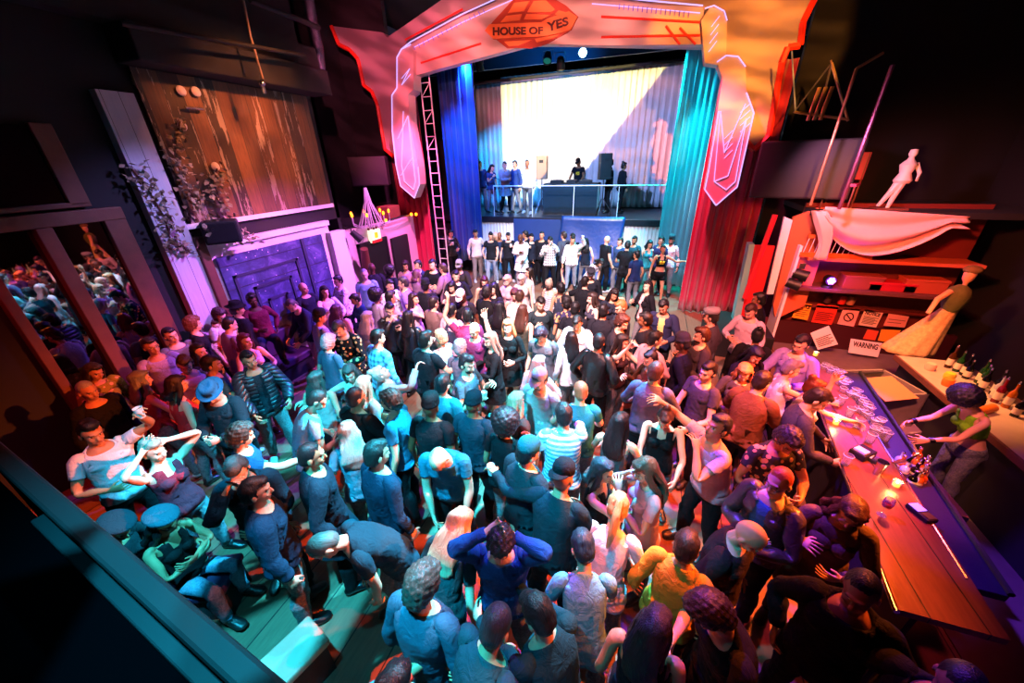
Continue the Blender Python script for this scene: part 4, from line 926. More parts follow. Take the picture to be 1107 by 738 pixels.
B().path([(f4[3][0], 2.6, 1.11), (f4[2][0], 5.9, 1.11)], .010, 6).done('inner_trim', M_chrome, ct)
M_glass = NT('clear_glass', .03); M_glass.b.inputs['Transmission Weight'].default_value = .85; M_glass.b.inputs['IOR'].default_value = 1.3; M_glass.col('#f0ecff'); M_glass = M_glass.m
M_bott = {}
for n_, c_ in (('green', '#1c4a20'), ('brown', '#4a240c'), ('clear', '#c8d0dc'), ('amber', '#c86a14'), ('red', '#8a1020'), ('black', '#0c0c0e')):
    t = NT('bottle_'+n_, .06); t.col(c_); t.b.inputs['Transmission Weight'].default_value = .4; M_bott[n_] = t.m
def tumbler(loc, label, group, r=.042, h=.12, cat='glass', proto={}):
    if 'o' not in proto:
        e = empty('drinking_glass', loc, label, cat, group=group)
        B().lathe([(.001, .006), (r*.8, .004), (r, h), (r-.003, h), (r*.8-.003, .012), (.001, .012)], n=16).done('glass', M_glass, e, True)
        B().lathe([(r*.99, h-.004), (r*1.06, h), (r*.99, h+.004)], n=16, cap=False).done('rim', M_whitep, e, True); proto['o'] = e; return e
    return copytree(proto['o'], None, location=loc, label=label, group=group)
for k in range(4):
    tumbler(PZ((908, 917, 926, 939)[k], (437, 450, 462, 478)[k], 1.12), 'empty upturned glass in the front row of four bright ringed glasses on the bar', 'front row of ringed glasses')
r3 = random.Random(3)
for k in range(48):
    u = k/48; a = PZ(888, 400, 1.05).lerp(PZ(948, 478, 1.05), u); tumbler((a.x+r3.uniform(-.02, .16), a.y+r3.uniform(-.05, .05), 1.045), 'clear glass standing in the purple lit service tray behind the bar top', 'glasses in the service tray')
def bottle(loc, mat, label, group=None, h=.30, tilt=0., rz=0.):
    key = 'bp'+mat+str(h)
    if key not in globals():
        e = empty('bottle', loc, label, 'bottle', group=group); r = .037
        B().lathe([(.001, 0), (r, 0), (r, h*.58), (r*.8, h*.66), (.014, h*.74), (.013, h*.96), (.016, h*.97), (.016, h), (.001, h)], n=14).done('glass_body', M_bott[mat], e, True)
        B().lathe([(r+.001, h*.15), (r+.001, h*.45)], n=14, cap=False).done('label', simple('bottle_label', '#d8ccb0', .7), e, True)
        B().lathe([(.015, h*.985), (.015, h*1.06), (.006, h*1.10), (.001, h*1.1)], n=10).done('pourer', M_chrome, e, True)
        globals()[key] = e; e.rotation_euler = (tilt, 0, rz); return e
    return copytree(globals()[key], None, location=loc, label=label, group=group, rotation_euler=(tilt, 0, rz))
rk = empty('speed_rail', (2.95, 4.4, .62), 'black bottle rail fixed behind the service tray of the bar', 'bottle rail')
B().span((-.06, -.95, 0), (.16, .95, .02)).span((.15, -.95, 0), (.17, .95, .12)).span((-.07, -.95, 0), (-.05, .95, .12)).done('rail_trough', M_metal, rk)
cols = ['green', 'brown', 'clear', 'black', 'amber', 'red']
for k in range(18):
    bottle((3.0, 3.55+k*.1, .645), cols[k % 6], 'liquor bottle with steel pourer standing in the rail behind the bar', 'bottles in the speed rail', .30)
# things on the counter
def candle(p, label):
    e = empty('tealight_candle', p, label, 'candle'); B().lathe([(.001, .004), (.03, .004), (.038, .06), (.035, .06), (.028, .01), (.001, .01)], n=16).done('glass_holder', M_glass, e, True)
    B().lathe([(.001, .01), (.026, .01), (.026, .035), (.001, .035)], n=14).done('wax', simple('candle_wax', '#ffb050', .5, emit='#ff9a30', estr=4), e, True)
    B().ball((0, 0, .05), (.008, .008, .016), 8).done('flame', simple('candle_flame', '#fff0c0', .5, emit='#ffe090', estr=60), e, True)
    l = bpy.data.lights.new('candle_light', 'POINT'); l.energy = 4; l.color = (1, .45, .12); l.shadow_soft_size = .03; lo = bpy.data.objects.new('candle_light', l); COL.objects.link(lo); lo.location = Vector(p)+Vector((0, 0, .11)); return e
candle(PZ(968, 525, 1.105), 'brightest tealight candle glowing near the far end of the bar top'); candle(PZ(903, 458, 1.105), 'small glowing candle beside the four ringed glasses'); candle(PZ(881, 384, 1.105), 'small glowing candle by the purple jacket man')
tumbler(PZ(913, 502, 1.105), 'short frosted empty glass alone on the near middle of the bar', None)
wg = empty('wine_glass', PZ(953, 556, 1.105), 'stemmed glass with red drink near the corner of the bar', 'glass')
B().lathe([(.035, 0), (.004, .006), (.004, .08), (.03, .10), (.038, .14), (.032, .19), (.030, .19), (.035, .14), (.001, .10)], n=18).done('bowl', M_glass, wg, True); B().lathe([(.001, .103), (.028, .105), (.034, .13), (.001, .13)], n=16).done('red_drink', simple('red_drink', '#c01818', .2), wg, True)
sh = empty('cocktail_shaker', PZ(948, 512, 1.105), 'steel cocktail shaker on the bar between phone tray and candle', 'shaker'); B().lathe([(.001, 0), (.032, 0), (.044, .15), (.041, .15), (.03, .01), (.001, .01)], n=18).done('tin', M_chrome, sh, True); B().lathe([(.045, .145), (.047, .15), (.045, .155)], n=18, cap=False).done('rim', M_metal, sh, True)
def reader(p, rz, label, scr):
    e = empty('card_terminal', p, label, 'card reader', rz); B().span((-.05, -.09, 0), (.05, .09, .04), .008).done('body', M_black, e); B().span((-.04, 0, .04), (.04, .08, .044)).done('screen', scr, e); B().span((-.035, -.08, .04), (.035, -.015, .046)).done('keypad', M_metal, e); return e
M_scr = simple('screen_violet', '#9a8cf0', .4, emit='#8c7cff', estr=1.2)
reader(PZ(942, 497, 1.105), .9, 'black card reader on the bar beside the steel shaker', M_whitep); reader(PZ(995, 556, 1.105), .4, 'black card reader with violet screen at the bar corner', M_scr)
nb = empty('napkin_holder', PZ(931, 492, 1.105), 'black napkin and straw holder on the bar beyond the lone glass', 'holder', .7); B().span((-.1, -.07, 0), (.1, .07, .07), .01).done('tray', M_black, nb); B().span((-.08, -.05, .02), (.0, .05, .09)).done('napkins', M_whitep, nb)
tag(B().path([PZ(965, 500, 1.1), PZ(982, 498, 1.3), PZ(992, 490, 1.35), PZ(985, 478, 1.2)], .014, 8).done('beer_tap', M_chrome, None, True), 'curved steel tap pipe over the bar sink', 'tap')
r3 = random.Random(11)
for k in range(16):
    p = PZ(r3.uniform(966, 1008), r3.uniform(498, 530), .98); m = r3.choice(['amber', 'clear', 'red', 'black'])
    bottle((p.x, p.y, .98), m, 'small bottle crowded by the candle behind the bar edge', 'small bottles by the bar sink', .18)
sk = empty('bar_sink', (0, 0, 0), 'steel sink cabinet under the small bottles behind the bar', 'sink'); pa_, pb_ = PZ(966, 500, .95), PZ(1006, 530, .95)
B().span((min(pa_.x, pb_.x)-.1, min(pa_.y, pb_.y)-.3, 0), (max(pa_.x, pb_.x)+.12, max(pa_.y, pb_.y)+.15, .975), .01).done('cabinet', M_metal, sk)
# back counter
bc = empty('back_counter', (0, 0, 0), 'back counter with pale worktop behind the bartender', 'counter')
B().span((3.92, 2.4, .97), (4.6, 6.75, 1.02), .005).done('worktop', simple('pale_worktop', '#b8a08c', .4, nscale=6), bc); B().span((3.98, 2.4, 0), (4.6, 6.7, .97)).done('cabinet_body', M_dark, bc); B().span((3.89, 2.4, .95), (3.92, 6.75, 1.03), .004).done('edge_strip', M_post, bc)
r3 = random.Random(5)
for k in range(30):
    y = 3.6+k*.1; bottle((4.45+r3.uniform(-.06, .06), y, 1.02), r3.choice(cols), 'liquor bottle in the back row along the rear wall of the back counter', 'bottles on the back counter', r3.choice([.26, .3, .33]))
for k, (x, y, c) in enumerate(((4.08, 5.9, '#e8741c'), (4.16, 5.75, '#e8841c'), (4.05, 5.6, '#e06a1c'), (4.2, 6.1, '#e0c030'), (4.12, 6.35, '#e8b090'))):
    tag(B().lathe([(.001, 0), (.05, .0), (.062, .06), (.05, .10), (.001, .11)], (x, y, 1.02)).done('garnish_tub', simple('tub'+c, c, .5), None, True), ('orange tub of garnish nearest the towel roll', 'bright orange tub beside the garnish row', 'deep orange tub at the near end of the garnish row', 'yellow tub on the back counter under the costume', 'pale peach tub farthest along the back counter')[k], 'tub')
tag(B().cyl((4.0, 5.2, 1.07), (4.22, 5.35, 1.07), .05, None, 14).done('towel_roll', simple('amber_roll', '#c86418', .5), None, True), 'amber coloured roll lying on the back counter above the bartender', 'roll')
# ice bin
structure('floor_bar', B().span((2.98, 2.2, 0), (6.3, 9.15, .012)), simple('bar_floor_mat', '#6a5850', .8, nscale=7, namt=.3))
ib = empty('open_cooler', (3.45, 6.0, 0), 'open square cooler with brown cardboard lid behind the bar', 'cooler', .35)
q = B(); q.span((-.36, -.34, 0), (.36, -.31, .9)).span((-.36, .31, 0), (.36, .34, .9)).span((-.36, -.34, 0), (-.33, .34, .9)).span((.33, -.34, 0), (.36, .34, .9)).span((-.34, -.34, .62), (.34, .34, .65)); q.done('bin', simple('cooler_grey', '#8a7a72', .5, nscale=9), ib)
B().box((-.1, -.22, .93), (.5, .42, .012), .1, 0, .25).done('cardboard_flap', simple('cardboard', '#b8784c', .8), ib); B().path([(-.31, -.28, .87), (-.31, .28, .87), (.31, .28, .87)], .014, 6).done('rim_bar', M_metal, ib)
dn = empty('drinks_crate', PZ(985, 452, .5), 'pale slotted plastic crate standing behind the bottle rail', 'crate', .5); dn.location.z = .0
B().span((-.2, -.13, 0), (.2, .13, .35), .01).done('crate_body', simple('crate_mauve', '#9a7c90', .6), dn)
# shelf wall at the far end of the bar
WY = 9.2
def S(px, py, y=WY): return PY(px, py, y)
M_shelfred = simple('red_brown_board', '#6a2018', .6, nscale=3, namt=.35, bump=.2)
sw = empty('bar_shelving', (0, 0, 0), 'tall red-lit shelving wall closing the far end of the bar', 'shelving')
x0, x1 = S(838, 330).x, S(1035, 300).x
B().span((x0, WY, 0), (x1, WY+.08, 3.0)).done('back_board', M_shelfred, sw)
B().span((x0-.03, WY-.45, 0), (x0+.02, WY+.08, 2.25), .005).done('end_panel', M_whitep, sw)
for (pa1, pa2, d, m, nm) in (((898, 280), (1038, 289), .5, M_orange, 'upper_shelf'), ((880, 311), (1012, 325), .5, M_post, 'middle_shelf'), ((845, 322), (975, 345), .12, M_shelfred, 'lower_rail')):
    za = (S(*pa1, WY-d).z+S(*pa2, WY-d).z)/2; B().span((x0+.15, WY-d, za-.03), (x1, WY, za+.03), .004).done(nm, m, sw)
    if nm == 'upper_shelf': ZU = za+.03
    if nm == 'middle_shelf': ZM = za+.03
B().span((x0, WY-.1, 0), (x1+.4, WY, .55)).done('skirting_board', simple('dark_red_board', '#3a0c10', .5), sw)
# orange end wall beside the shelving
tag(B().poly([S(888, 224, 8.9), S(905, 228, 8.9), S(870, 330, 8.9), S(838, 345, 8.9), S(836, 330, 8.9), S(858, 235, 8.9)], (0, .1, 0)).done('orange_canvas', M_orange), 'orange canvas panel rising beside the shelving wall', 'panel')
tag(B().path([S(838, 232, 8.7), S(805, 322, 8.7)], .05, 8).done('red_pole', simple('red_glow_paint', '#e02030', .5)), 'leaning bright red pole at the stage end of the bar', 'pole')
tag(B().poly([S(814, 265, 8.9), S(838, 266, 8.9), S(818, 340, 8.9), S(795, 350, 8.9)], (0, .08, 0)).done('red_screen', M_red), 'upright red board behind the leaning pole', 'board')
tag(B().poly([S(810, 264, 8.8), S(816, 264, 8.8), S(797, 362, 8.8), S(789, 362, 8.8)], (0, .25, 0)).done('teal_column', simple('pale_teal', '#7cc0c4', .4)), 'narrow pale teal column at the left of the red board', 'column')
q = tag(B().poly([S(848, 234, 8.7), S(857, 238, 8.7), S(836, 318, 8.7), S(829, 318, 8.7)], (0, .06, 0)).done('white_pilaster', M_whitep), 'slim white fluted strip beside the orange canvas', 'strip')
# draped cloth
def swag(u, v):
    a = S(890, 226, 8.6); b_ = S(1045, 237, 8.6); p = a.lerp(b_, u); sag = math.sin(math.pi*min(1, u*1.12))**.8*.62 if u < .89 else .02
    z = p.z+.05-v*(.16+sag); return Vector((p.x-.05*v*math.sin(u*3), p.y-.14*math.sin(v*11+u*3)*v-.05, z))
tag(B().sheet(swag, 40, 26).done('draped_cloth', cloth_mat('pink_cloth', '#e8b4b0', .6), None, True, .01), 'pale pink cloth swag draped along the top of the bar shelving', 'drape')
def knot(u, v):
    a = 2*math.pi*u; r = .11+.03*math.sin(v*6)+.015*math.sin(a*5); return S(886, 228+v*52, 8.55)+Vector((r*math.cos(a)+.1*math.sin(v*3)-.0, r*math.sin(a)*.6, 0))
tag(B().sheet(knot, 20, 12).done('hanging_cloth_end', MATS['pink_cloth'], None, True, .01), 'gathered end of pale cloth hanging beside the wire basket', 'drape')
# things on shelves
wb = empty('wire_basket', S(903, 270, 8.75), 'orange striped rack with thin wires hanging above the upper shelf', 'basket'); q = B()
B().span((-.55, -.02, .0), (.6, .02, .09)).done('lower_band', simple('hazard_orange', '#e8641c', .5, nscale=12, namt=.8), wb); B().span((-.5, -.02, .36), (.62, .02, .43)).done('upper_band', MATS['hazard_orange'], wb)
for k in range(12): q.cyl((-.5+k*.09, 0, .08), (-.47+k*.09, 0, .36), .006, None, 5)
q.done('wires', M_whitep, wb); wb.location.z = ZU+.0
pl_ = empty('purple_stage_lamp', (S(896, 300, 8.9).x, 8.85, ZM), 'small moving lamp shining violet on the middle shelf', 'lamp'); B().lathe([(.001, 0), (.10, 0), (.08, .05), (.001, .05)], n=16).done('base', M_black, pl_, True)
B().cyl((0, .08, .16), (0, -.1, .16), .08, .09, 16).done('lamp_head', M_black, pl_, True)
q = B()
for a in range(6): q.ball((.045*math.cos(a*1.047), -.11, .16+.045*math.sin(a*1.047)), .022, 8)
q.ball((0, -.11, .16), .022, 8).done('led_cluster', simple('violet_led', '#c070ff', .5, emit='#a040ff', estr=45), pl_, True)
def stackbox(px, py, y, d, mat, label, z, rz=0.):
    p = S(px, py, y); e = empty('storage_box', (p.x, y, z), label, 'box', rz); B().span((-d[0]/2, -d[1]/2, 0), (d[0]/2, d[1]/2, d[2]), .01).done('box', mat, e); B().span((-d[0]/2-.01, -d[1]/2-.01, d[2]-.04), (d[0]/2+.01, d[1]/2+.01, d[2]+.005), .006).done('lid', mat, e); return e
stackbox(931, 300, 9.0, (.62, .3, .26), simple('rust_box', '#8a3c28', .6), 'rust brown box beside the violet lamp on the middle shelf', ZM)
stackbox(962, 305, 9.0, (.72, .3, .16), M_red, 'low red tray in the middle of the middle shelf', ZM)
stackbox(995, 310, 9.0, (.62, .3, .26), simple('orange_box', '#b8502a', .6), 'orange box at the right end of the middle shelf', ZM)
for k, (x, c, l_) in enumerate(((868, '#c84c2c', 'small orange jar under the middle shelf, left one'), (896, '#40201c', 'dark round pot under the middle shelf'), (912, '#c8281c', 'red cup under the middle shelf'), (922, '#b07050', 'tan jar under the middle shelf beside the red cup'))):
    z_ = S(900, 325, 9.05).z-.08; tag(B().lathe([(.001, 0), (.06, 0), (.075, .12), (.05, .17), (.001, .17)], (S(x, 320, 9.05).x, 9.05, z_+.03), 14).done('jar', simple('jar'+c, c, .4), None, True), l_, 'jar')
M_blk = simple('gobo_black', '#0c0b10', .5)
for (x, y, z_, l_) in ((865, 295, None, 'black stage lamp on the pillar left of the violet lamp'), (857, 305, None, 'second black lamp clamped lower on the white end panel')):
    p = S(x, y, 8.6); e = empty('clamp_lamp', p, l_, 'lamp'); B().cyl((-.1, 0, 0), (.12, -.08, -.05), .09, .11, 14).done('housing', M_blk, e, True); B().span((-.05, -.02, .08), (.05, .02, .2), .01).done('clamp', M_metal, e)
# posters
def poster(quad, mat, label, y=WY-.12, lines=5, head=None, ring=False, off=.012):
    e = empty('poster', (0, 0, 0), label, 'poster'); Q = [S(a, b_, y) for a, b_ in quad]; nrm = (Q[1]-Q[0]).cross(Q[3]-Q[0]).normalized()
    if nrm.y > 0: nrm = -nrm
    B().poly(Q, -nrm*.008).done('sheet', mat, e); c = lambda u, v: Q[0].lerp(Q[1], u).lerp(Q[3].lerp(Q[2], u), v)+nrm*.003
    q = B()
    if ring:
        for k in range(16):
            a, b_ = k*math.pi/8, (k+1)*math.pi/8; q.path([c(.5+.27*math.cos(a), .5+.24*math.sin(a)), c(.5+.27*math.cos(b_), .5+.24*math.sin(b_))], .012, 5)
        q.path([c(.3, .34), c(.7, .66)], .012, 5).done('printed_symbol', M_ink2, e)
    else:
        for k in range(lines):
            v = .40+.5*k/lines; q.poly([c(.1, v), c(.9-.15*(k % 2), v), c(.9-.15*(k % 2), v+.035), c(.1, v+.035)], nrm*.002)
        q.done('printed_lines', M_ink2, e)
    if head:
        o = word(head, [c(.1, .30 if lines else .5), c(.9, .30 if lines else .5), c(.9, .08 if lines else .12), c(.1, .08 if lines else .12)], 0, e, M_ink2, 'heading', .004)
    return e
M_ink2 = simple('print_ink', '#2a0c0c', .7)
M_yel = simple('yellow_paper', '#f0a41c', .7); M_redp = simple('red_paper', '#d8321c', .7); M_pinkp = simple('pink_paper', '#f0a8a0', .8); M_ltp = simple('buff_paper', '#f0d0b8', .8); M_pap = simple('white_paper', '#f4e6e2', .8)
poster([(863, 327), (878, 329), (873, 346), (856, 343)], M_yel, 'yellow notice, leftmost of the row of posters under the shelves', head='NOTICE', lines=4)
poster([(884, 328), (907, 331), (899, 351), (877, 348)], M_redp, 'red poster, second of the row under the shelves', lines=6)
poster([(912, 333), (930, 334), (923, 353), (905, 350)], M_pinkp, 'pink poster with a round prohibition symbol', ring=True)
poster([(935, 334), (955, 338), (947, 354), (928, 351)], M_ltp, 'pale poster with small print right of the round symbol poster', lines=6, head='NOTICE')
poster([(961, 339), (983, 342), (978, 354), (955, 352)], M_pinkp, 'pinkish poster above the orange sheet at the right of the row', lines=2)
poster([(953, 356), (974, 357), (966, 371), (949, 368)], M_yel, 'orange-yellow sheet low beside the fur costume', lines=0, y=WY-.13)
poster([(938, 356), (950, 358), (946, 368), (933, 366)], simple('orange_paper', '#d85020', .8), 'small orange sheet low in the posters area', lines=0, y=WY-.13)
poster([(876, 360), (896, 352), (906, 372), (884, 378)], M_pap, 'tilted white notice hanging below the poster row', y=8.75, lines=6)
poster([(920, 366), (954, 371), (949, 386), (917, 381)], M_pap, 'white sign lettered WARNING in black at the foot of the posters', y=8.75, lines=0, head='WARNING')
# fur costume on a stand
fx = S(1005, 345, 7.6); fc = empty('costume_mannequin', (fx.x, 7.6, 0), 'mannequin dressed in pale fur skirt and green wrap at the shelving end', 'mannequin')
z1 = PY(990, 380, 7.6).z; z2 = PY(1022, 300, 7.6).z
def frock(u, v):
    a = 2*math.pi*u; r = .34-.24*v+.02*math.sin(a*9)*(1-v); return Vector((r*math.cos(a)+.28*v-.1, r*math.sin(a)*.75, z1+(z2-z1)*.62*v))
B().sheet(frock, 44, 14).done('fur_skirt', simple('fur_cream', '#d0a878', .95, nscale=22, namt=.5, bump=1.2), fc, True, .01)
zt = z1+(z2-z1)*.60
B().lathe([(.10, 0), (.14, .12), (.16, .26), (.12, .36), (.05, .42), (.001, .43)], (.18, 0, zt), 18).done('bodice', simple('moss_green', '#5a6234', .9, nscale=9, namt=.5, bump=.8), fc, True)
B().lathe([(.03, 0), (.03, .06), (.065, .12), (.075, .2), (.05, .28), (.001, .3)], (.2, 0, zt+.40), 16).done('head', simple('mannequin_skin', '#c89a78', .5), fc, True)
B().path([(.05, -.05, zt+.32), (-.10, -.12, zt+.2), (-.18, -.2, zt-.02)], [.045, .04, .03]).done('arm', simple('mannequin_skin', '#c89a78', .5), fc, True)
B().ball((.22, .02, zt+.66), (.11, .11, .07), 12).done('headdress', simple('dry_grass', '#6a5a3a', .9, nscale=20, bump=1.), fc, True)
B().cyl((.05, 0, -fc.location.z), (.05, 0, z1+.1), .03).lathe([(.3, 0), (.3, .03), (.03, .05)], (.05, 0, 0)).done('stand', M_black, fc)
# things above the shelving: platform, chair, mannequin, chains
structure('trim_4b', B().span((2.9, 8.6, 2.82), (6.4, 10.7, 2.92)), M_dark).name = 'trim_6'
pc = empty('pink_chair', (S(905, 222, 8.9).x, 8.95, 2.92), 'magenta backed chair up on the ledge above the bar', 'chair', -.5)
B().span((-.22, -.2, .40), (.22, .2, .45), .01).done('seat', simple('magenta_vinyl', '#a0305c', .5), pc); B().span((-.22, .18, .5), (.22, .22, .95), .01).done('backrest', MATS['magenta_vinyl'], pc)
for sx in (-.2, .2):
    for sy in (-.18, .19): B().cyl((sx, sy, 0), (sx, sy, .95 if sy > 0 else .42), .015, None, 6).done('leg', M_post, pc)
mp_ = S(960, 222, 9.0); mn = empty('white_mannequin', (mp_.x, 9.0, 2.92), 'slender pale mannequin standing on the ledge above the bar', 'mannequin')
hh = S(968, 162, 9.0).z-2.92
B().path([(0, 0, .02), (.03, 0, hh*.25), (.06, 0, hh*.48)], [.03, .045, .07]).path([(-.14, .02, .05), (-.05, 0, hh*.28), (.03, 0, hh*.48)], [.03, .045, .07]).lathe([(.10, hh*.45), (.13, hh*.5), (.08, hh*.62), (.12, hh*.76), (.05, hh*.84), (.035, hh*.88), (.06, hh*.93), (.05, hh), (.001, hh*1.01)], (.06, 0, 0), 16).path([(.16, 0, hh*.78), (.24, -.03, hh*.62), (.20, -.12, hh*.5)], [.035, .03, .02]).done('figure', simple('mannequin_white', '#c8c0b8', .5), mn, True)
B().span((-.2, -.15, 0), (.25, .15, .03)).done('base', M_post, mn)
def rod(name, a, b_, r, mat, label, cat): return tag(B().path([Vector(a), Vector(b_)], r, 8).done(name, mat, None, True), label, cat)
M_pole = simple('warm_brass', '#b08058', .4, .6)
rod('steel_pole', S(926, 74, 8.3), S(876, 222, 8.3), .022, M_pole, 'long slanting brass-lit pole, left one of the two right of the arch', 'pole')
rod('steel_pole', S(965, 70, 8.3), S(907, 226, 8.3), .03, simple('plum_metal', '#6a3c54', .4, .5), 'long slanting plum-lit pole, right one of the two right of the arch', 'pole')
rod('steel_pole', S(926, 74, 8.3), S(955, 57, 8.3), .02, M_pole, 'short bent end piece joined on top of the brass-lit pole', 'pole')
bt = empty('chain_turnbuckle', S(886, 113, 8.8), 'brass coloured ribbed turnbuckle hanging from the chain above the big cabinet', 'hanging hardware', .2)
a_, b2 = S(893, 94, 8.8)-bt.location, S(880, 130, 8.8)-bt.location
for o_ in (-.09, 0, .09): B().path([a_+Vector((o_, 0, 0)), b2+Vector((o_, 0, 0))], .03, 8).done('rib', simple('brass', '#c8a468', .35, .7), bt, True)
bt.rotation_euler[2] = 0
q = B(); P0, P1 = S(899, 68, 8.8), S(916, 128, 8.8)
for k in range(22):
    c = P0.lerp(P1, k/21); d = (P1-P0).normalized()*.045; q.path([c-d, c+d], .022 if k % 2 else .014, 6)
tag(q.done('steel_chain', simple('brass', '#c8a468', .35, .7), None, True), 'brass lit chain running down from the hoist point to the frame', 'chain')
rod('chain_sling', S(899, 68, 8.8), S(858, 122, 8.8), .012, M_metal, 'thin steel sling from the hoist point down to the left', 'sling'); rod('chain_sling', S(899, 68, 8.8), S(893, 94, 8.8), .016, M_metal, 'short steel link between hoist point and turnbuckle', 'sling')
rod('hanging_cable', S(856, 55, 8.8), S(860, 122, 8.8), .012, simple('bluish_cable', '#6a7c9a', .5), 'vertical pale blue cable beside the arch on the right', 'cable')
rod('frame_bar', S(859, 121, 8.8), S(917, 129, 8.8), .022, MATS['brass'], 'horizontal brass lit bar on top of the big hanging cabinet', 'bar')
# ------------------------------------------------------------------ foreground rail, benches, tables
RH = 2.0
RA, RB = PZ(75, 556, RH), PZ(286, 742, RH); d_ = (RB-RA); L_ = d_.length; rzr = math.atan2(d_.y, d_.x)
fr = empty('booth_rail', (RA+RB)/2, 'dark teal-lit padded rail crossing the bottom left corner', 'rail', rzr); fr.location.z = 0
B().span((-L_/2-1.6, -.06, RH-.06), (L_/2+.5, .05, RH), .02).done('top_rail', simple('rail_paint', '#080c10', .6, nscale=6, namt=.2), fr)
B().span((-L_/2-1.6, -.05, 0), (L_/2+.5, .0, RH-.06)).done('panel', MATS.get('mezzanine_black') or simple('mezzanine_black', '#020203', .95, spec=0.), fr); B().span((-L_/2-.5, -.12, RH-.24), (L_/2+.5, -.05, RH-.19), .01).done('lower_ledge', MATS['rail_paint'], fr)  # black panel added to cover the lit floor below the rail
tag(B().poly([RA-d_*1.1+Vector((0, -.08, -RH)), RB+d_*.25+Vector((0, -.08, -RH)), Vector((-.3, -2.8, 0)), Vector((-7.0, -2.8, 0)), Vector((-7.0, .6, 0))], (0, 0, 1.7)).done('mezzanine', simple('mezzanine_black', '#020203', .95, spec=0.)), None, None, None, 'structure').name = 'floor_mezzanine'  # black platform added to keep the near left corner dark
def bench(p, L, rz, label, mat, h=.46, wd=.42):
    e = empty('bench', (p[0], p[1], 0), label, 'bench', rz); B().span((-L/2, -wd/2, h-.08), (L/2, wd/2, h), .02).done('seat', mat, e); B().span((-L/2+.03, -wd/2+.03, .0), (L/2-.03, wd/2-.03, h-.08)).done('base', M_dark, e); return e
M_seat = simple('plum_vinyl', '#3c1c3c', .5, nscale=5); M_bench = simple('bench_wood', '#a88c78', .6, nscale=5, bump=.2)
bs = (PZ(110, 640, .46)+PZ(200, 690, .46))/2
P1, P2 = PZ(356, 668, .45), PZ(285, 738, .45); c_ = (P1+P2)/2; dd = P2-P1
bench(c_+Vector((-.05, -.1, 0)), dd.length*1.1, math.atan2(dd.y, dd.x), 'long low wooden bench whose end shows at the bottom left of the floor', M_bench, .45, .32)
ws = empty('wall_settee', (-6.65, 5.35, 0), 'short plum settee along the wall under the blue door', 'settee'); B().span((-.3, -1.2, .3), (.30, -.25, .46), .03).done('seat', M_seat, ws); B().span((-.3, -1.2, .46), (-.14, -.25, .93), .03).done('backrest', M_seat, ws); B().span((-.28, -1.15, 0), (.26, -.3, .3)).done('base', M_black, ws)
# ------------------------------------------------------------------ people
TB = 'trousers:#14141a'; JB = 'jeans:#26324c'; JL = 'jeans:#5a6c88'; JK = 'jeans:#15161c'
STAGE = [  # px, py, face, spec, label   (standing on the stage)
 (521, 186, 30, 'm t short:#1a1210 jacket:#2a3a66 %s @kd n10' % JK, 'person in blue lit jacket at the far left end of the stage group'),
 (530, 184, 60, 'f l long:#1a1210 tee:#35508a jeans:#2c3c60 @pd n25', 'dark haired person in blue tee looking down among the stage group'),
 (546, 179, 60, 'm l short:#15100e coat:#8f929c %s @cd n12' % TB, 'man in long grey coat and dark hair standing on the stage'),
 (558, 180, -40, 'm t short:#15100e jacket:#24407a %s @dd n10' % JK, 'person in dark blue jacket half hidden between grey coat and white hoodie'),
 (568, 176, 0, 'm b crop:#0c0a0a shirt:#f2f2f2 trousers:#5c6068 @kk n5', 'man in bright white hoodie and grey trousers on the stage'),
 (625, 174, 0, 'm b short:#0c0a0a+cap:#101014 tee:#141a24:print %s @ww n30' % TB, 'DJ in black tee with white mark, behind the DJ table'),
 (663, 180, -70, 'm t short:#1a1210 tee:#10131a %s @kh n5' % TB, 'person in black with hand at head, right of the black stage speaker'),
 (670, 190, 120, 'f t bun:#1a1210 shirt:#141821 %s @dd' % TB, 'dark figure bent close beside the black stage speaker'),
]
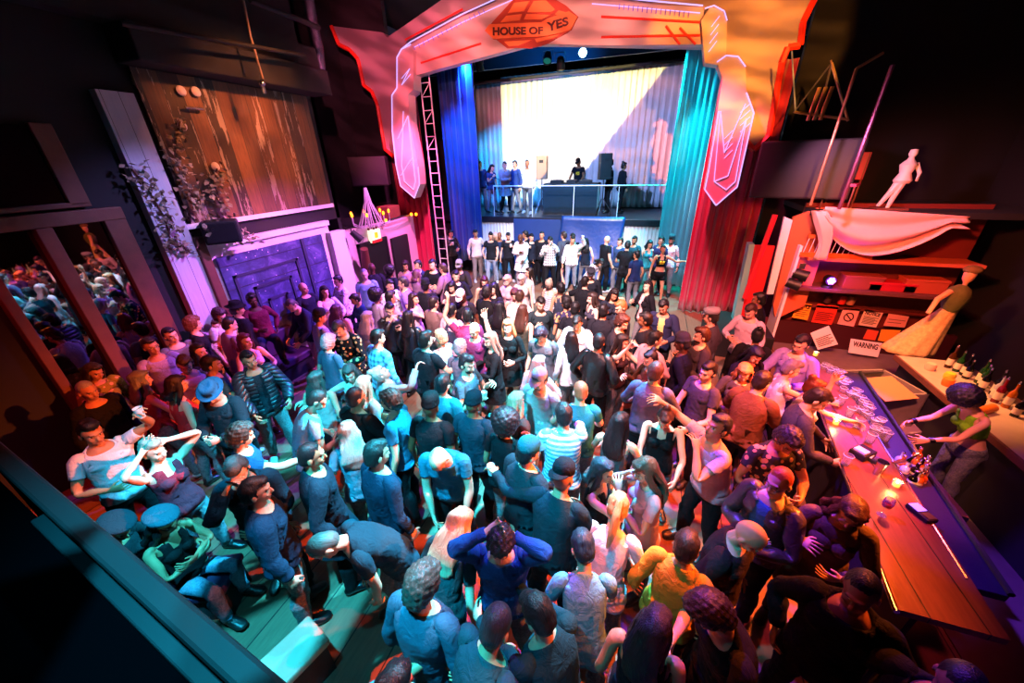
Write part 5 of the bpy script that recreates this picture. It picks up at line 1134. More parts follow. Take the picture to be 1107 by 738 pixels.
FLOOR = [
 (269, 388, 60, 'm t short:#1a1210 jacket:#26323c:puffer:#20303a jeans:#1c2834 @ww n5', 'tall man in black quilted puffer jacket looking right, left part of the crowd'),
 (315, 330, -20, 'm l crop:#4a3a38 shirt:#1f2848 trousers:#8c7c94 @ww l14 n30', 'balding man in navy sweater and grey trousers bowing his head'),
 # ---- row below the stage
 (487.5, 252, 60, 'm l short:#17100c jacket:#2e2520:leather %s @pb n20' % TB, 'man in brown leather jacket holding a drink beside the red left curtain'),
 (501, 243, 20, 'm k crop:#0c0a0a jacket:#10141e %s @dd' % TB, 'dark man in shadow behind the white shirted man, by the blue curtain'),
 (514, 252, 40, 'm l short:#2a1c14 shirt:#ece6e4 trousers:#8a7f7c @dk n15', 'man in white shirt and grey trousers standing before the pleated skirt'),
 (530.5, 255, 10, 'm l quiff:#17100c tee:#20242c jeans:#5f7a9c @ww n15', 'man in dark vee neck tee and light blue jeans facing the camera'),
 (539, 255, -60, 'f l afro:#d8b090 tank:#c0a8a8 %s @dd n5' % JB, 'person with a huge pale afro standing behind the dark tee man'),
 (549.5, 255, 20, 'm l short:#17100c+beard:#17100c tee:#1c2028 %s @dp n20' % TB, 'bearded man in dark tee holding a cup right of the pale afro'),
 (562.5, 243, 10, 'm b bald jacket:#2a3a5a %s @dd n10' % TB, 'bald man in shadow against the blue panel, farthest back'),
 (562.5, 257, -15, 'm k bald coat:#e4dfe0 trousers:#9a9098 @cw n28', 'bald dark skinned man in long white open coat looking down'),
 (571.7, 251, -70, 'm t short:#15100e shirt:#1b2026 trousers:#96705a @bb n15', 'man in black sweater and tan trousers facing left by the white coat'),
 (588, 249, 30, 'm l short:#15100e jacket:#1c2334 %s @pd n15' % TB, 'man in navy jacket behind the phone holder, left of the tarpaulin'),
 (595.5, 246, -10, 'm t crop:#0c0a0a jacket:#181c26 %s @dd' % TB, 'cropped hair man in dark jacket right by the blue panel edge'),
 (595, 260, 15, 'm l short:#15100e jacket:#22262c:plaid %s @pf n25' % TB, 'man in dark plaid shirt raising a phone to his face'),
 (611, 254, -120, 'm l short:#3a2820 jacket:#4a4a56 %s @dd' % TB, 'man in grey jacket turned away, left of the raised arm man'),
 (618, 259, 15, 'm t short:#15100e jacket:#e6e2e0:cloth:#b0a8a4 jeans:#4c5c70 @dv n5', 'man in white jacket raising a glass high with his left arm'),
 (624.5, 252, 10, 'm l short:#15100e tee:#1a1e2a %s @db n15' % TB, 'man in dark tee directly behind the man with raised glass'),
 (636, 257, -160, 'f l long:#120c0c tank:#1c2030 %s @dd' % JK, 'black haired woman with bare arm in front of the tarpaulin'),
 (658, 259, 140, 'm l bald tee:#10131a %s @dp n15' % TB, 'bald man in black tee seen from behind before the tarpaulin'),
 (669, 261, -40, 'm l short:#2a1c14+glasses:#111 shirt:#33507a %s @dd n5' % JB, 'man in glasses and blue shirt before the right end of the tarpaulin'),
 (678.5, 265, 170, 'm l quiff:#15100e tee:#12151b %s @bb n20' % TB, 'tall man in black tee with his back to the camera near the stage'),
 (688, 251, -20, 'm t short:#15100e+beard:#15100e jacket:#1c5560 %s @dd' % TB, 'bearded man lit teal in front of the white pleated skirt'),
 (688, 275, -150, 'f t bun:#15100e tee:#1e2a5a %s @dd n10' % JB, 'short person in navy tee beside the tall black tee man'),
 (703, 259, 30, 'f l bob:#1c2a30 tank:#2a8a90 %s @dd n20' % JB, 'teal lit person with bobbed hair at the foot of the teal curtain'),
 (714.5, 259, -30, 'm l short:#15100e jacket:#3c3c70 %s @bd n5' % TB, 'man in violet jacket just above the dancer, by the teal curtain'),
 (725, 253, -20, 'm l short:#2a1c14+beanie:#2a5058+beard:#2a1c14 shirt:#c8ccd4:stripe %s @dd' % JB, 'bearded man in beanie and striped shirt by the red right curtain'),
 (717, 269, 5, 'f t bun:#1a0f0c crop:#0e0e12:print shorts:#0e0e12 @do n0', 'dancer in black crop top with yellow letters and shorts, arm stretched out'),
 (649.5, 284, 40, 'f l bob:#15100e tee:#c8ccd8 %s @ll l45 n20' % JB, 'woman in pale grey tee bending forward in front of the blue floor'),
 (700, 309, -50, 'f l long:#1c1210 jacket:#15161e:cloth:#e4b8b4 %s @pd n0' % JK, 'woman in black blazer and pink blouse facing left below the dancer'),
 (717, 331, -15, 'm t short:#15100e jacket:#2c3054:cloth:#d8c070 trousers:#22222c @bb n25', 'man in navy jacket over yellow shirt looking down near the red curtain'),
 (669, 332, -60, 'm l short:#b06a34+glasses:#111 shirt:#4c5664 %s @bb n20' % JB, 'ginger haired man in glasses and grey shirt left of the blazer woman'),
 (676, 348, 70, 'm l curly:#4a2418 jacket:#2a2a34 %s @pd n20' % JB, 'brown curly haired man in dark jacket looking down to the right'),
 (633, 304, 170, 'm l crop:#17100c tee:#17191f %s @oo n10' % TB, 'broad man in black tee seen from behind under the bending woman'),
 (638.5, 296, 10, 'm l short:#17100c+flat:#3a3a44 jacket:#222630 %s @dd n20' % TB, 'capped man just beyond the broad black tee man'),
 (594, 306, 150, 'f l short:#c8a890 tank:#8c8c92:stripe %s @ud n-25' % JK, 'pale haired woman in striped vest raising one arm overhead'),
 (606, 311, -150, 'f t curly:#120c0c tank:#3c4456 %s @dd' % JK, 'person with dark curly hair right beside the striped vest woman'),
 (572, 294, -70, 'f l long:#241810 tee:#e8e0dc %s @ww n5' % JK, 'dark haired woman in white tee in profile below the white coat man'),
 (563, 302, 20, 'f p curly:#e0c8b8 tank:#d0b8b0 %s @dd n30' % JB, 'person with pale curly hair in the upper middle of the crowd'),
 (562, 320, 175, 'm l short:#3a2418 tee:#f0ece8 %s @dd n20' % JB, 'man in bright white tee with his back turned in the upper crowd'),
 (569, 334, 160, 'f l long:#4a2c20 tank:#4c4a3c %s @dd' % JB, 'woman with long brown hair hanging behind the white tee man'),
 (612, 327, -140, 'f t curly:#1a1210 tee:#3c3858:floral %s @dd n10' % JB, 'curly haired person in patterned top left of the white jacket man'),
 (623, 347, -10, 'm l short:#120c0c jacket:#d4dae0:cloth:#eee %s @bb n30' % JB, 'dark haired man in pale jacket looking down in mid crowd'),
 (622, 334, 180, 'm l short:#120c0c tee:#1c1c26 %s @dd' % JB, 'dark haired man directly beyond the pale jacket man'),
 (587, 362, 5, 'm l curly:#1a1a2c tee:#5a6068 %s @dd n38' % JK, 'curly haired man in grey tee with lowered head in mid crowd'),
 (654, 335, -170, 'm t short:#120c0c jacket:#20222c %s @dd' % JB, 'dark haired man in black jacket left of the ginger man'),
 (664, 318, 20, 'f t long:#1c1210 jacket:#2a3040 %s @dd n25' % JK, 'long haired woman in dark jacket beyond the ginger man'),
 (694, 345, -100, 'm b short:#120c0c jacket:#1a1c26 %s @kd' % TB, 'dark jacket man standing left of the navy jacket man'),
 (640, 322, -60, 'f p bob:#3a2a24 tank:#4a4a5a %s @dd' % JK, 'bob haired woman in grey vest below the broad black tee man'),
 (578, 330, 20, 'm l short:#17100c shirt:#2c3c40 %s @pd n15' % JB, 'short haired man in dark green shirt right of the long brown hair'),
 # ---- upper left crowd
 (495.6, 287, 5, 'm t short:#15100e+cap:#8a8480 jacket:#332c28 %s @bb n15' % TB, 'man in pale cap and brown jacket below the white shirted man'),
 (466, 286, 10, 'm l short:#120c0c jacket:#14141c %s @bb n10' % TB, 'black haired man in black suit by the base of the red left curtain'),
 (476, 289, -80, 'm l short:#4a3028 jacket:#8c6478 %s @bb n10' % JB, 'brown haired man in mauve jacket facing the black suited man'),
 (493, 298, 20, 'm l short:#120c0c jacket:#1c1a22 %s @bb n10' % TB, 'dark haired man in black jacket right below the capped man'),
 (488.5, 310, 10, 'f l long:#1a1010 shirt:#4a2c3c %s @pd n20' % JK, 'long haired woman in wine red shirt facing the camera, upper left crowd'),
 (500, 320, -10, 'm k crop:#0c0a0a+cap:#d8d0d0+beard:#0c0a0a tee:#26242c %s @dd n35' % JB, 'bearded man with white cap brim, head bowed, upper left crowd'),
 (490, 335, 170, 'm t crop:#120c0c tee:#e0a8b0 %s @dd' % JB, 'crop haired man in pink tee seen from behind'),
 (504.7, 341, -150, 'm l short:#15100e tee:#8c2c5a %s @du n10' % JB, 'dark haired man in magenta tee with one hand raised'),
 (469.5, 327, 175, 'm l short:#241610 shirt:#7c5c58 %s @bb n15' % JB, 'broad man in brown sweater with his back to the camera'),
 (446, 323, 100, 'f l long:#2a1814 tee:#d0a0b0 %s @rb n5' % JL, 'woman in pink top with long dark hair in profile, upper left crowd'),
 (458.6, 308, 170, 'm b short:#0e0a0a+beanie:#0e0e14 jacket:#16161e %s @dd' % TB, 'person in black beanie with back turned near the red curtain'),
 (423.5, 308, 70, 'm l short:#15100e shirt:#c8b0cc:plaid %s @bb n15' % JB, 'man in pale checked shirt leaning in by the dark doorway'),
 (435, 305, -60, 'm l short:#3a2a30 tee:#8a6ab0 %s @pd' % JB, 'man in violet tee facing the pale checked shirt man'),
 (428.8, 292, 160, 'f b afro:#120a0a jacket:#1a1830 %s @dd' % JB, 'person with round black hair right of the dark doorway'),
 (436, 289, 30, 'f t curly:#2a1418 shirt:#b07090 %s @dd' % JB, 'curly haired woman in pink shirt below the black slatted panel'),
 (446, 286, -20, 'm l short:#15100e jacket:#3a3a70 %s @dd n10' % JB, 'man in indigo jacket left of the black suited man'),
 (452, 296, 160, 'f l bob:#6a3a48 jacket:#8a6080 %s @bb' % JB, 'bob haired woman in dusty pink jacket near the red curtain base'),
 (405, 289, -150, 'm k bald jacket:#1e1a28 %s @dd n5' % TB, 'dark man in dark jacket standing in front of the doorway'),
 (396, 295, 50, 'm l crop:#8a8490 tee:#8098c0 %s @dd n5' % JB, 'grey cropped man in light blue tee left of the dark doorway'),
 (388, 324, -30, 'f t short:#120c0c jacket:#26346a jeans:#3a5a8a @wb n30', 'person in blue clothes sitting on a stool by the white pillar'),
 (407, 320, 150, 'f t afro:#140c10 tee:#c0a0b8 %s @dd' % JB, 'person with rounded dark afro, leftmost of two, by the pillar'),
 (419.5, 320, 160, 'm t quiff:#120c0c tee:#c090b0 %s @bd' % JB, 'tall haired man in pink tee between the afro and checked shirt'),
 (418, 337, 40, 'm l quiff:#15100e jacket:#1a1a1e:leather %s @fp n15' % TB, 'man in black leather jacket holding a phone to his mouth'),
 (438, 342, 170, 'f l long:#100a0c jacket:#141418:leather %s @dd' % TB, 'woman with long black hair and black leather jacket from behind'),
 (405, 341, -170, 'f l wavy:#b8a0b0 tee:#a08898 %s @dd' % JB, 'pale haired person in mauve top with back turned, left crowd'),
 (523.6, 304, 20, 'f l long:#4a1c18 tank:#4a3a4c %s @dd n20' % JB, 'red brown haired woman just below the light blue jeans'),
 (525.4, 315, 170, 'm t curly:#120c0c tee:#12141a %s @bb' % JB, 'curly haired person in black tee with back turned below the red haired woman'),
 (535, 312, -30, 'f l long:#1a1010 jacket:#2a2430 %s @pd n10' % JK, 'dark haired woman in charcoal jacket right of the curly back'),
 (543.5, 333, 175, 'f l long:#140e10 jacket:#1c1e24 %s @dd' % JK, 'long dark haired woman from behind above the smiling blonde'),
 (549, 353, 0, 'f p long:#c8905a ldress:#0e1618 none:0 @pb n5', 'smiling blonde woman in long black dress facing the camera'),
 (549, 303, -20, 'f p curly:#d8a890 tee:#c89aa0 %s @pd n20' % JB, 'fair curly haired woman in pink tee among the upper crowd'),
 (555, 318, 10, 'f l curly:#5a2a22 tank:#3a2c34 %s @dd n20' % JB, 'reddish curly haired woman left of the white tee man'),
 (513, 356, -10, 'm l bald tee:#8a2c58 %s @pu n20' % JB, 'bald man in maroon tee drinking, left of the black dress women'),
 (528, 366, -60, 'f l long:#a08070 ldress:#12161a none:0 @bb n10', 'light brown haired woman in black dress turned toward the blonde'),
 (475, 365, -100, 'f l curly:#c8926a tee:#c0a8a8 %s @fp n5' % JB, 'curly strawberry blond person facing the black tee man'),
 (462, 366, 175, 'm l quiff:#15100e tee:#1c2228 %s @bb n10' % TB, 'undercut man in charcoal tee with broad back to the camera'),
 (498, 375, 170, 'f l curly:#8a8488 tee:#70606c %s @dd n15' % JB, 'grey curly haired person just above the tattooed man'),
 (409, 364, 165, 'm l short:#241a18 shirt:#5a7ab8:plaid jeans:#2c4068 @dd n15', 'dark haired man in blue plaid shirt seen from behind'),
 (505, 393, 80, 'm l quiff:#2a2228+beard:#2a1c18 tee:#386878 %s @pp n10' % TB, 'bearded man in teal tee in profile holding a cup'),
 (479, 414, 170, 'm l short:#1c1a1c tee:#3c8090 %s @dd n10' % TB, 'dark haired man in light teal top behind the two black caps'),
 (405, 404, 150, 'f p bun:#c8b8a8 jacket:#8ca0a4 %s @vd n-30' % JB, 'pale haired woman in grey hooded jacket tilting her head back'),
 (395, 415, 160, 'f p long:#a89880 jacket:#9cb0b4 %s @dd' % JB, 'woman with loose fair hair and light jacket at the left of the hooded one'),
 (356, 369, 170, 'f p curly:#d8c8d0 tee:#6a7088 %s @dd n20' % JB, 'person with white curly hair below the seated navy sweater man'),
 (366, 355, 10, 'm l short:#3a302c jacket:#181c1c:floral %s @bb n35' % TB, 'man in black jacket with flower pattern looking down'),
 (346, 342, 160, 'm t short:#120c0c+beanie:#14141c tee:#7a7a98 %s @dd' % JB, 'black beanie wearer between the navy sweater man and long hair'),
 (363.5, 335, -160, 'f l wavy:#4a2a3c tee:#d0a8b8 %s @dd' % JL, 'woman with long wavy brown hair and pale pink top'),
 (365, 303, -20, 'm l short:#15100e shirt:#e4dce6:dots %s @bb n10' % TB, 'man in white shirt with dark dots beside the white pillar'),
 (351, 315, 70, 'f l long:#15100e shirt:#e8d8e0 %s @pb n5' % JB, 'dark haired woman in white blouse facing the dotted shirt man'),
 (328, 311, 80, 'm l bald tee:#26283c jeans:#2a4a8a @bb n5', 'bald man in dark tee standing against the blue door'),
 (249, 350, 170, 'm l crop:#1a1418 tee:#8a7080 %s @dd n25' % JB, 'crop haired man in mauve tee with back turned, left crowd'),
 (265, 368, 90, 'f l bob:#6a2c24 tank:#c0b0d0 %s @bb n0' % JB, 'auburn haired woman in profile left of the wheel'),
 (225, 339, 100, 'm l curly:#4a2838 tee:#e8dce4 %s @dd n20' % JB, 'man with brown curly hair and white tee leaning by the pillar base'),
 (215, 346, 40, 'f p bun:#5a2a24 tank:#d84428 %s @pd n0' % JB, 'woman in bright orange top beside the white tee curly man'),
 (219, 330, 170, 'm t short:#120c0c+fedora:#14121a jacket:#16141c %s @dd' % TB, 'person in black brimmed hat against the white boards'),
 (194, 347, 150, 'm l curly:#7a4230 tee:#1c1820 %s @dd n10' % TB, 'curly ginger brown man in black tee seen from behind by the mirror'),
 (181, 364, 90, 'm l short:#2c2430+glasses:#111 tee:#6a6a7c %s @dd n0' % TB, 'man in glasses and grey tee beyond the lilac tee man'),
 (167, 371, 80, 'm t short:#2a1c1a+glasses:#111 tee:#a08ca8 %s @wd n0' % TB, 'man in lilac tee and glasses looking right at the left edge of the crowd'),
 (215, 380, 100, 'f l long:#1a1414 tee:#20242c %s @dd n0' % TB, 'black haired woman in profile above the young man in white tee'),
 (206, 394, 60, 'm l quiff:#3a2820+glasses:#111 tee:#d4e4e0 %s @bb n25' % JB, 'young man with glasses and white tee looking down'),
 (223, 392, 150, 'm t short:#120c0c tee:#1c4450 %s @bb' % TB, 'man in dark teal tee behind the young man in white tee'),
 (192, 415, 175, 'f l bob:#241a1e tank:#c02a30 %s @dd n20' % JB, 'bob haired woman in bright red top seen from above'),
 (229, 424, 20, 'm p fedora:#2c6c98+short:#1a1210 jacket:#1c3440 %s @bb n35' % TB, 'man in blue brimmed hat with pale face bowed'),
 (147, 411, 160, 'f l wavy:#7a7c74 tank:#a83040 %s @ww n10' % JB, 'woman with long ashy hair and red top at the left edge'),
 (101, 420, 100, 'm t crop:#9aa0a0 jacket:#14141a %s @dd n10' % TB, 'grey haired person in dark clothes at the dim far left'),
 (66, 392, 90, 'f t bob:#3a3018 jacket:#8a7a20:floral %s @pd n20' % TB, 'person in yellow patterned jacket at the far left edge'),
 (99, 467, 75, 'm t quiff:#1c1614 tee:#dfe6f4 %s @bv n10' % TB, 'man in white tee with raised hand at the left edge of the floor'),
 (166, 486, 100, 'f p quiff:#b8b0a0 tank:#b0283c %s @hh n10' % JB, 'fair haired person in red and white with a hand on the head'),
 (262, 472, 150, 'm l curly:#4a4440 tee:#1f5f8c %s @rd n20' % JK, 'man in blue tee reaching right below the puffer jacket man'),
 (258, 508, 40, 'm l quiff:#3a3c3c jacket:#123040 %s @fb n30' % TB, 'man with slicked hair and dark jacket holding his hands to his face'),
 (285, 520, 150, 'm l short:#1a1c20 jacket:#14304a %s @dd' % JK, 'person in dark blue jacket just right of the slick haired man'),
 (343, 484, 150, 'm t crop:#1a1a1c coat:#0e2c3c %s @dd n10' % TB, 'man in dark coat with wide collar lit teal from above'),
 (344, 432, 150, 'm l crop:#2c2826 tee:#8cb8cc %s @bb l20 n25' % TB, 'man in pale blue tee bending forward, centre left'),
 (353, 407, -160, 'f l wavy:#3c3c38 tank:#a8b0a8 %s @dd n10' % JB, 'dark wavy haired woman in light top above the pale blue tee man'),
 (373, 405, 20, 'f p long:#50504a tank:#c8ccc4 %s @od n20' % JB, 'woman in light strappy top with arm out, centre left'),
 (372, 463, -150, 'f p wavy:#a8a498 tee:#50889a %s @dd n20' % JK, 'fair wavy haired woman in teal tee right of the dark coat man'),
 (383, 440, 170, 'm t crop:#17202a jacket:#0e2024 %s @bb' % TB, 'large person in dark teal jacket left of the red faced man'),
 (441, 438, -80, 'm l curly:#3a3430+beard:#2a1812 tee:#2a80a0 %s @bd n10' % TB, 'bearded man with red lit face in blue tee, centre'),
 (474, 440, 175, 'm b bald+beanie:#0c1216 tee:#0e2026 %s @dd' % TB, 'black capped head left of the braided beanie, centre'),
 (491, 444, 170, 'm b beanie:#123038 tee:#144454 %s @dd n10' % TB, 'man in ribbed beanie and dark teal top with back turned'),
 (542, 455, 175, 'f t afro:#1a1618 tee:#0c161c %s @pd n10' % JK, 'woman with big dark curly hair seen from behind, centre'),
 (563, 431, 150, 'f p long:#d8b48c coat:#4c5044 %s @dd' % JK, 'blonde long haired woman in olive coat from behind'),
 (579, 412, -10, 'm l short:#3a3c40+cap:#b8b8b0 shirt:#a0a8a0 %s @dd n20' % JB, 'person in pale grey cap under the pinkish blonde'),
 (583, 393, 165, 'f p long:#c89a98 coat:#d0b4bc %s @bd' % JB, 'woman with straight pinkish blond hair and pale coat from behind'),
 (616, 366, -150, 'f l long:#100c10 shirt:#d8d8dc %s @bd n10' % JK, 'black haired woman in white blouse right of the pinkish blonde'),
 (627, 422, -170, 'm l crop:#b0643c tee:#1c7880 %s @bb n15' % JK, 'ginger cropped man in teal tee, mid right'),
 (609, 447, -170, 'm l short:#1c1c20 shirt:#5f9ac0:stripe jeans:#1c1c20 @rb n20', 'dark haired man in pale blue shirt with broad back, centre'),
 (657.5, 366, 160, 'm t short:#120c0e jacket:#14161a:leather %s @kk n10' % TB, 'person in shiny black leather jacket seen from behind'),
 (675, 372, 60, 'f l long:#1a1010 tank:#3a1c20 %s @vr n10' % JK, 'bare armed woman reaching forward right of the leather jacket'),
 (702.5, 387, -60, 'f l bun:#120c0c+glasses:#111 shirt:#6a3a20 %s @pb n15' % JK, 'woman in glasses and rust shirt with orange lit face'),
 (708, 367, 130, 'm l short:#0e0a0a shirt:#c89aa0 %s @bd' % JB, 'black haired man in pink shirt beyond the rust shirt woman'),
 (709, 401, 165, 'm l short:#4a2c22 shirt:#5c5c74 %s @bb n10' % TB, 'brown haired man in slate shirt with large back, right of centre'),
 (731.5, 366, -110, 'm k crop:#2a2a30+beanie:#3c3c44 shirt:#161c2c %s @bd' % TB, 'man in grey beanie and dark sweater in conversation'),
 (751, 364, -80, 'm l quiff:#3c2018+beard:#3c2018 jacket:#4a4038 %s @pb n10' % TB, 'bearded man in tan blazer talking to the grey beanie man'),
 (768, 341, -110, 'm l short:#2c2824+flat:#8c8890 jacket:#4c4a54 trousers:#22222c @kd n10', 'man in flat cap and grey hooded jacket beside the dark riser'),
 (670, 457, 170, 'f l long:#140e12 tank:#4c4a4c %s @bb' % JK, 'woman with long black hair and grey top seen from behind'),
 (719, 452, 0, 'f l bun:#3a1c18 tank:#0e0e12 %s @lw n35' % JB, 'woman in black tank top with hair bun looking down'),
 (765, 401, -60, 'm l short:#120c0c tee:#4a4450 %s @lw n5' % TB, 'man in grey tee with orange lit face leaning on his hands'),
 (776, 460, -60, 'm t short:#1c2028 tee:#b090a0 %s @vf l12 n-25' % TB, 'man in mauve tee throwing his head back with raised hands'),
 (811, 336, -40, 'm l short:#3a2018 shirt:#c8b4c8 %s @bb n30' % TB, 'man in pale shirt looking down beside the teal column'),
 (820, 323, -100, 'm b short:#120c0c jacket:#1a141c %s @dd' % TB, 'dark haired person in shadow behind the pale shirt man'),
 (819, 362, 170, 'f t bun:#120c0e jacket:#1c1820 %s @dd n10' % TB, 'woman in black with tied dark hair left of the purple jacket man'),
 (817, 384, 20, 'f l long:#120c0e shirt:#241c2c %s @bd n30' % TB, 'dark haired woman looking down beside the strawberry blonde'),
 (866, 371, -35, 'm l short:#1c1020+glasses:#111 jacket:#8f78b8:satin:#c8b0d8 trousers:#4a3c6a @wb n15', 'man in shiny purple suit jacket and glasses at the bar end'),
 (805, 402, -20, 'f p wavy:#d08a50 jacket:#6a5a54 %s @bb n25' % TB, 'strawberry blond woman in brown jacket, right crowd'),
 (828, 413, 150, 'm l short:#241410 jacket:#8a5434 trousers:#22222c @bb n30', 'man in tan brown jacket with broad back, right crowd'),
 (860, 402, 100, 'f l quiff:#7a6a6c tank:#e4cfc4 %s @rb n20' % TB, 'lavender lit person in white top leaning on the bar'),
 (876, 415, 80, 'f l bun:#5a2018 tee:#f0dcd0 %s @ur n10' % TB, 'person in white tee with raised arm at the glasses tray'),
 (881, 430, 90, 'm l short:#241410 shirt:#4c4654 %s @ww n35' % TB, 'man in grey sweater leaning over the bar with drinks'),
 (852, 476, 20, 'm t curly:#2a1c20 tee:#3c3a34:floral %s @bb n35' % TB, 'curly haired man in dark printed tee with bowed head'),
 (858, 524, -45, 'm l crop:#b4501c+glasses:#111 jacket:#4a4038:leather:#3c6a98 %s @cb n5' % TB, 'ginger man in glasses and padded dark jacket near the bar'),
 (902, 549, -20, 'f l wavy:#4a2818 coat:#6a5442 %s @pb n30' % TB, 'brown haired woman in tan coat at the near end of the bar'),
 (652, 508, 80, 'f l bob:#2c2c30 tank:#1c1c22 %s @fb n10' % JK, 'dark haired woman in sleeveless top smiling to the right, lower centre'),
 (697, 508, -70, 'f l long:#6a4030 tee:#c8a0a8 %s @fp n25' % JK, 'brown haired person in pink tee with hands at the mouth'),
 (665, 551, 175, 'f p pony:#c8a070 tee:#dcd4e4 %s @bb l20 n25' % JK, 'blonde with tied hair and white tee seen from behind, lower right of centre'),
 (609, 513, 165, 'm t bcap:#0c1418 shirt:#0e2c34 %s @bo l10 n15' % TB, 'man in backwards black cap and big black sweater reaching left'),
 (573, 488, 150, 'm l short:#1a1a1c+cap:#1c6c74 jacket:#14343c %s @dd' % TB, 'person in teal cap beside the pale blue shirt back'),
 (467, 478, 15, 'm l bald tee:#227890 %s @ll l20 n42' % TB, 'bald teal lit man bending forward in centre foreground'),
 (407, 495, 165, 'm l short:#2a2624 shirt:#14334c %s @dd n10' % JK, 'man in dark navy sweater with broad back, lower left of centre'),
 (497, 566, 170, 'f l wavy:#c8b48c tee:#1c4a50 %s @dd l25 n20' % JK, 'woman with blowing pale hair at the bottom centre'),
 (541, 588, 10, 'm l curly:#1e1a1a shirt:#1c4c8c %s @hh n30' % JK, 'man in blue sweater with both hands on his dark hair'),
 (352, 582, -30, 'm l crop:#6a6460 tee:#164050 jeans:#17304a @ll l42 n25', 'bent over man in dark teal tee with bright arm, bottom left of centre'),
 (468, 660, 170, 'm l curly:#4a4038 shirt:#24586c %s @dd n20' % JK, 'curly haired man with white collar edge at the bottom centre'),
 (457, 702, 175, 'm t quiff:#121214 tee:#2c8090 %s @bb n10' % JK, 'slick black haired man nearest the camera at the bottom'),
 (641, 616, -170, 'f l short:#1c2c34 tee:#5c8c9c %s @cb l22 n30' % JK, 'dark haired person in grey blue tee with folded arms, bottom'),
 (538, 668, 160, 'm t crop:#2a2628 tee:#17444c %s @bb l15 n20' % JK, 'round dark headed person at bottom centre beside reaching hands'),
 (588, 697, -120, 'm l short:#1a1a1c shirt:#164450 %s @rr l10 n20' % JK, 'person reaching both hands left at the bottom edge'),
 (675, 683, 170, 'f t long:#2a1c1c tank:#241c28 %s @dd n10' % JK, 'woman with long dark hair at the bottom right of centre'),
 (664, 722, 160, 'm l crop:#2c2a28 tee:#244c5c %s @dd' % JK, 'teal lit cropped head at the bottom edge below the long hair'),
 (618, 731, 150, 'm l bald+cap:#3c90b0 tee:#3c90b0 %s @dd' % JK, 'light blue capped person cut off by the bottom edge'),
 (747, 621, -60, 'm l curly:#241a18 tee:#0e0e12 %s @bw l15 n30' % TB, 'dark haired man in black tee with camera strap looking down'),
 (801, 594, 60, 'm l bald jacket:#2c1c20 %s @kk n40' % TB, 'bald man with orange lit scalp and dark jacket, lower right'),
 (772, 606, 150, 'f t short:#2a1c14 jacket:#c8902c %s @dd n20' % TB, 'person with mustard scarf left of the bald head'),
 (945, 652, -30, 'm b crop:#0c0a0a jacket:#0c0c12 %s @kk n10' % TB, 'dark silhouetted person, larger one, in the bottom right corner'),
 (1015, 722, -60, 'm b crop:#0c0a0a jacket:#0c0c12 %s @kk n10' % TB, 'dark silhouetted person farthest into the bottom right corner'),
]
H_ = {}
for px, py, f, sp_, lb in STAGE:
    H_[lb] = person(px, py, f, sp_, lb, z0=2.1, group='guests and DJ on the stage', at=15.0 if 'DJ' in lb else (14.3 if px > 600 else 13.7))
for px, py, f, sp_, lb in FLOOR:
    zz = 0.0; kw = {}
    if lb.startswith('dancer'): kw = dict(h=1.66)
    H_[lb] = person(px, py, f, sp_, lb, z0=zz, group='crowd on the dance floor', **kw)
# seated and special ones
SEAT = [
 (273, 324, 60, 'm k curly:#0c0808 shirt:#7a1c40 trousers:#2c2c48 seat @bk n5', 'dark skinned man in maroon sweater perched on the settee back under the blue door', .93),
 (127, 572, 112, 'f t captain:#1c3440+long:#120e10 tee:#1c343c jeans:#3c88b0 seat @br l10 n25', 'seated woman in dark captain hat and black tee behind the rail', .46),
 (177, 565, 100, 'f t captain:#2c5060+wavy:#1c1418 tank:#1a1418 jeans:#1c5c88 seat @cc l5 n20', 'seated woman in sequinned captain hat with crossed arms', .46)]
for px, py, f, sp_, lb, sz in SEAT: H_[lb] = person(px, py, f, sp_, lb, seatz=sz, group='seated guests')
def stool(p, label, h=.44, r=.19):
    e = empty('stool', (p[0], p[1], 0), label, 'stool'); B().lathe([(.001, h-.06), (r, h-.06), (r+.01, h-.03), (r, h), (.001, h)], n=20).done('seat', M_seat, e, True)
    for k in range(4): a = k*1.571+.78; B().cyl((r*.5*math.cos(a), r*.5*math.sin(a), h-.06), (r*.85*math.cos(a), r*.85*math.sin(a), 0), .014, None, 8).done('leg', M_black, e)
def under(lb, h):
    e = H_[lb][0]; m = [c for c in e.children if c.name.startswith('body')][0]; a = math.radians(math.degrees(e.rotation_euler[2]))
    return (e.location.x, e.location.y)
c3 = Vector(under(SEAT[1][4], .5)); c4 = Vector(under(SEAT[2][4], .5)); dd = c4-c3; m_ = (c3+c4)/2
bench((m_.x, m_.y), dd.length+.7, math.atan2(dd.y, dd.x), 'dark padded bench under the two seated women in captain hats', M_seat, .40, .42)
# bartender
bt_ = person(1043, 432, -80, 'f l afro:#0c1024 crop:#7ac81c jeans:#24405a @rr l22 n30 wb', 'bartender in neon green top with dark blue curly hair leaning over the bottles', group=None, cat='bartender')
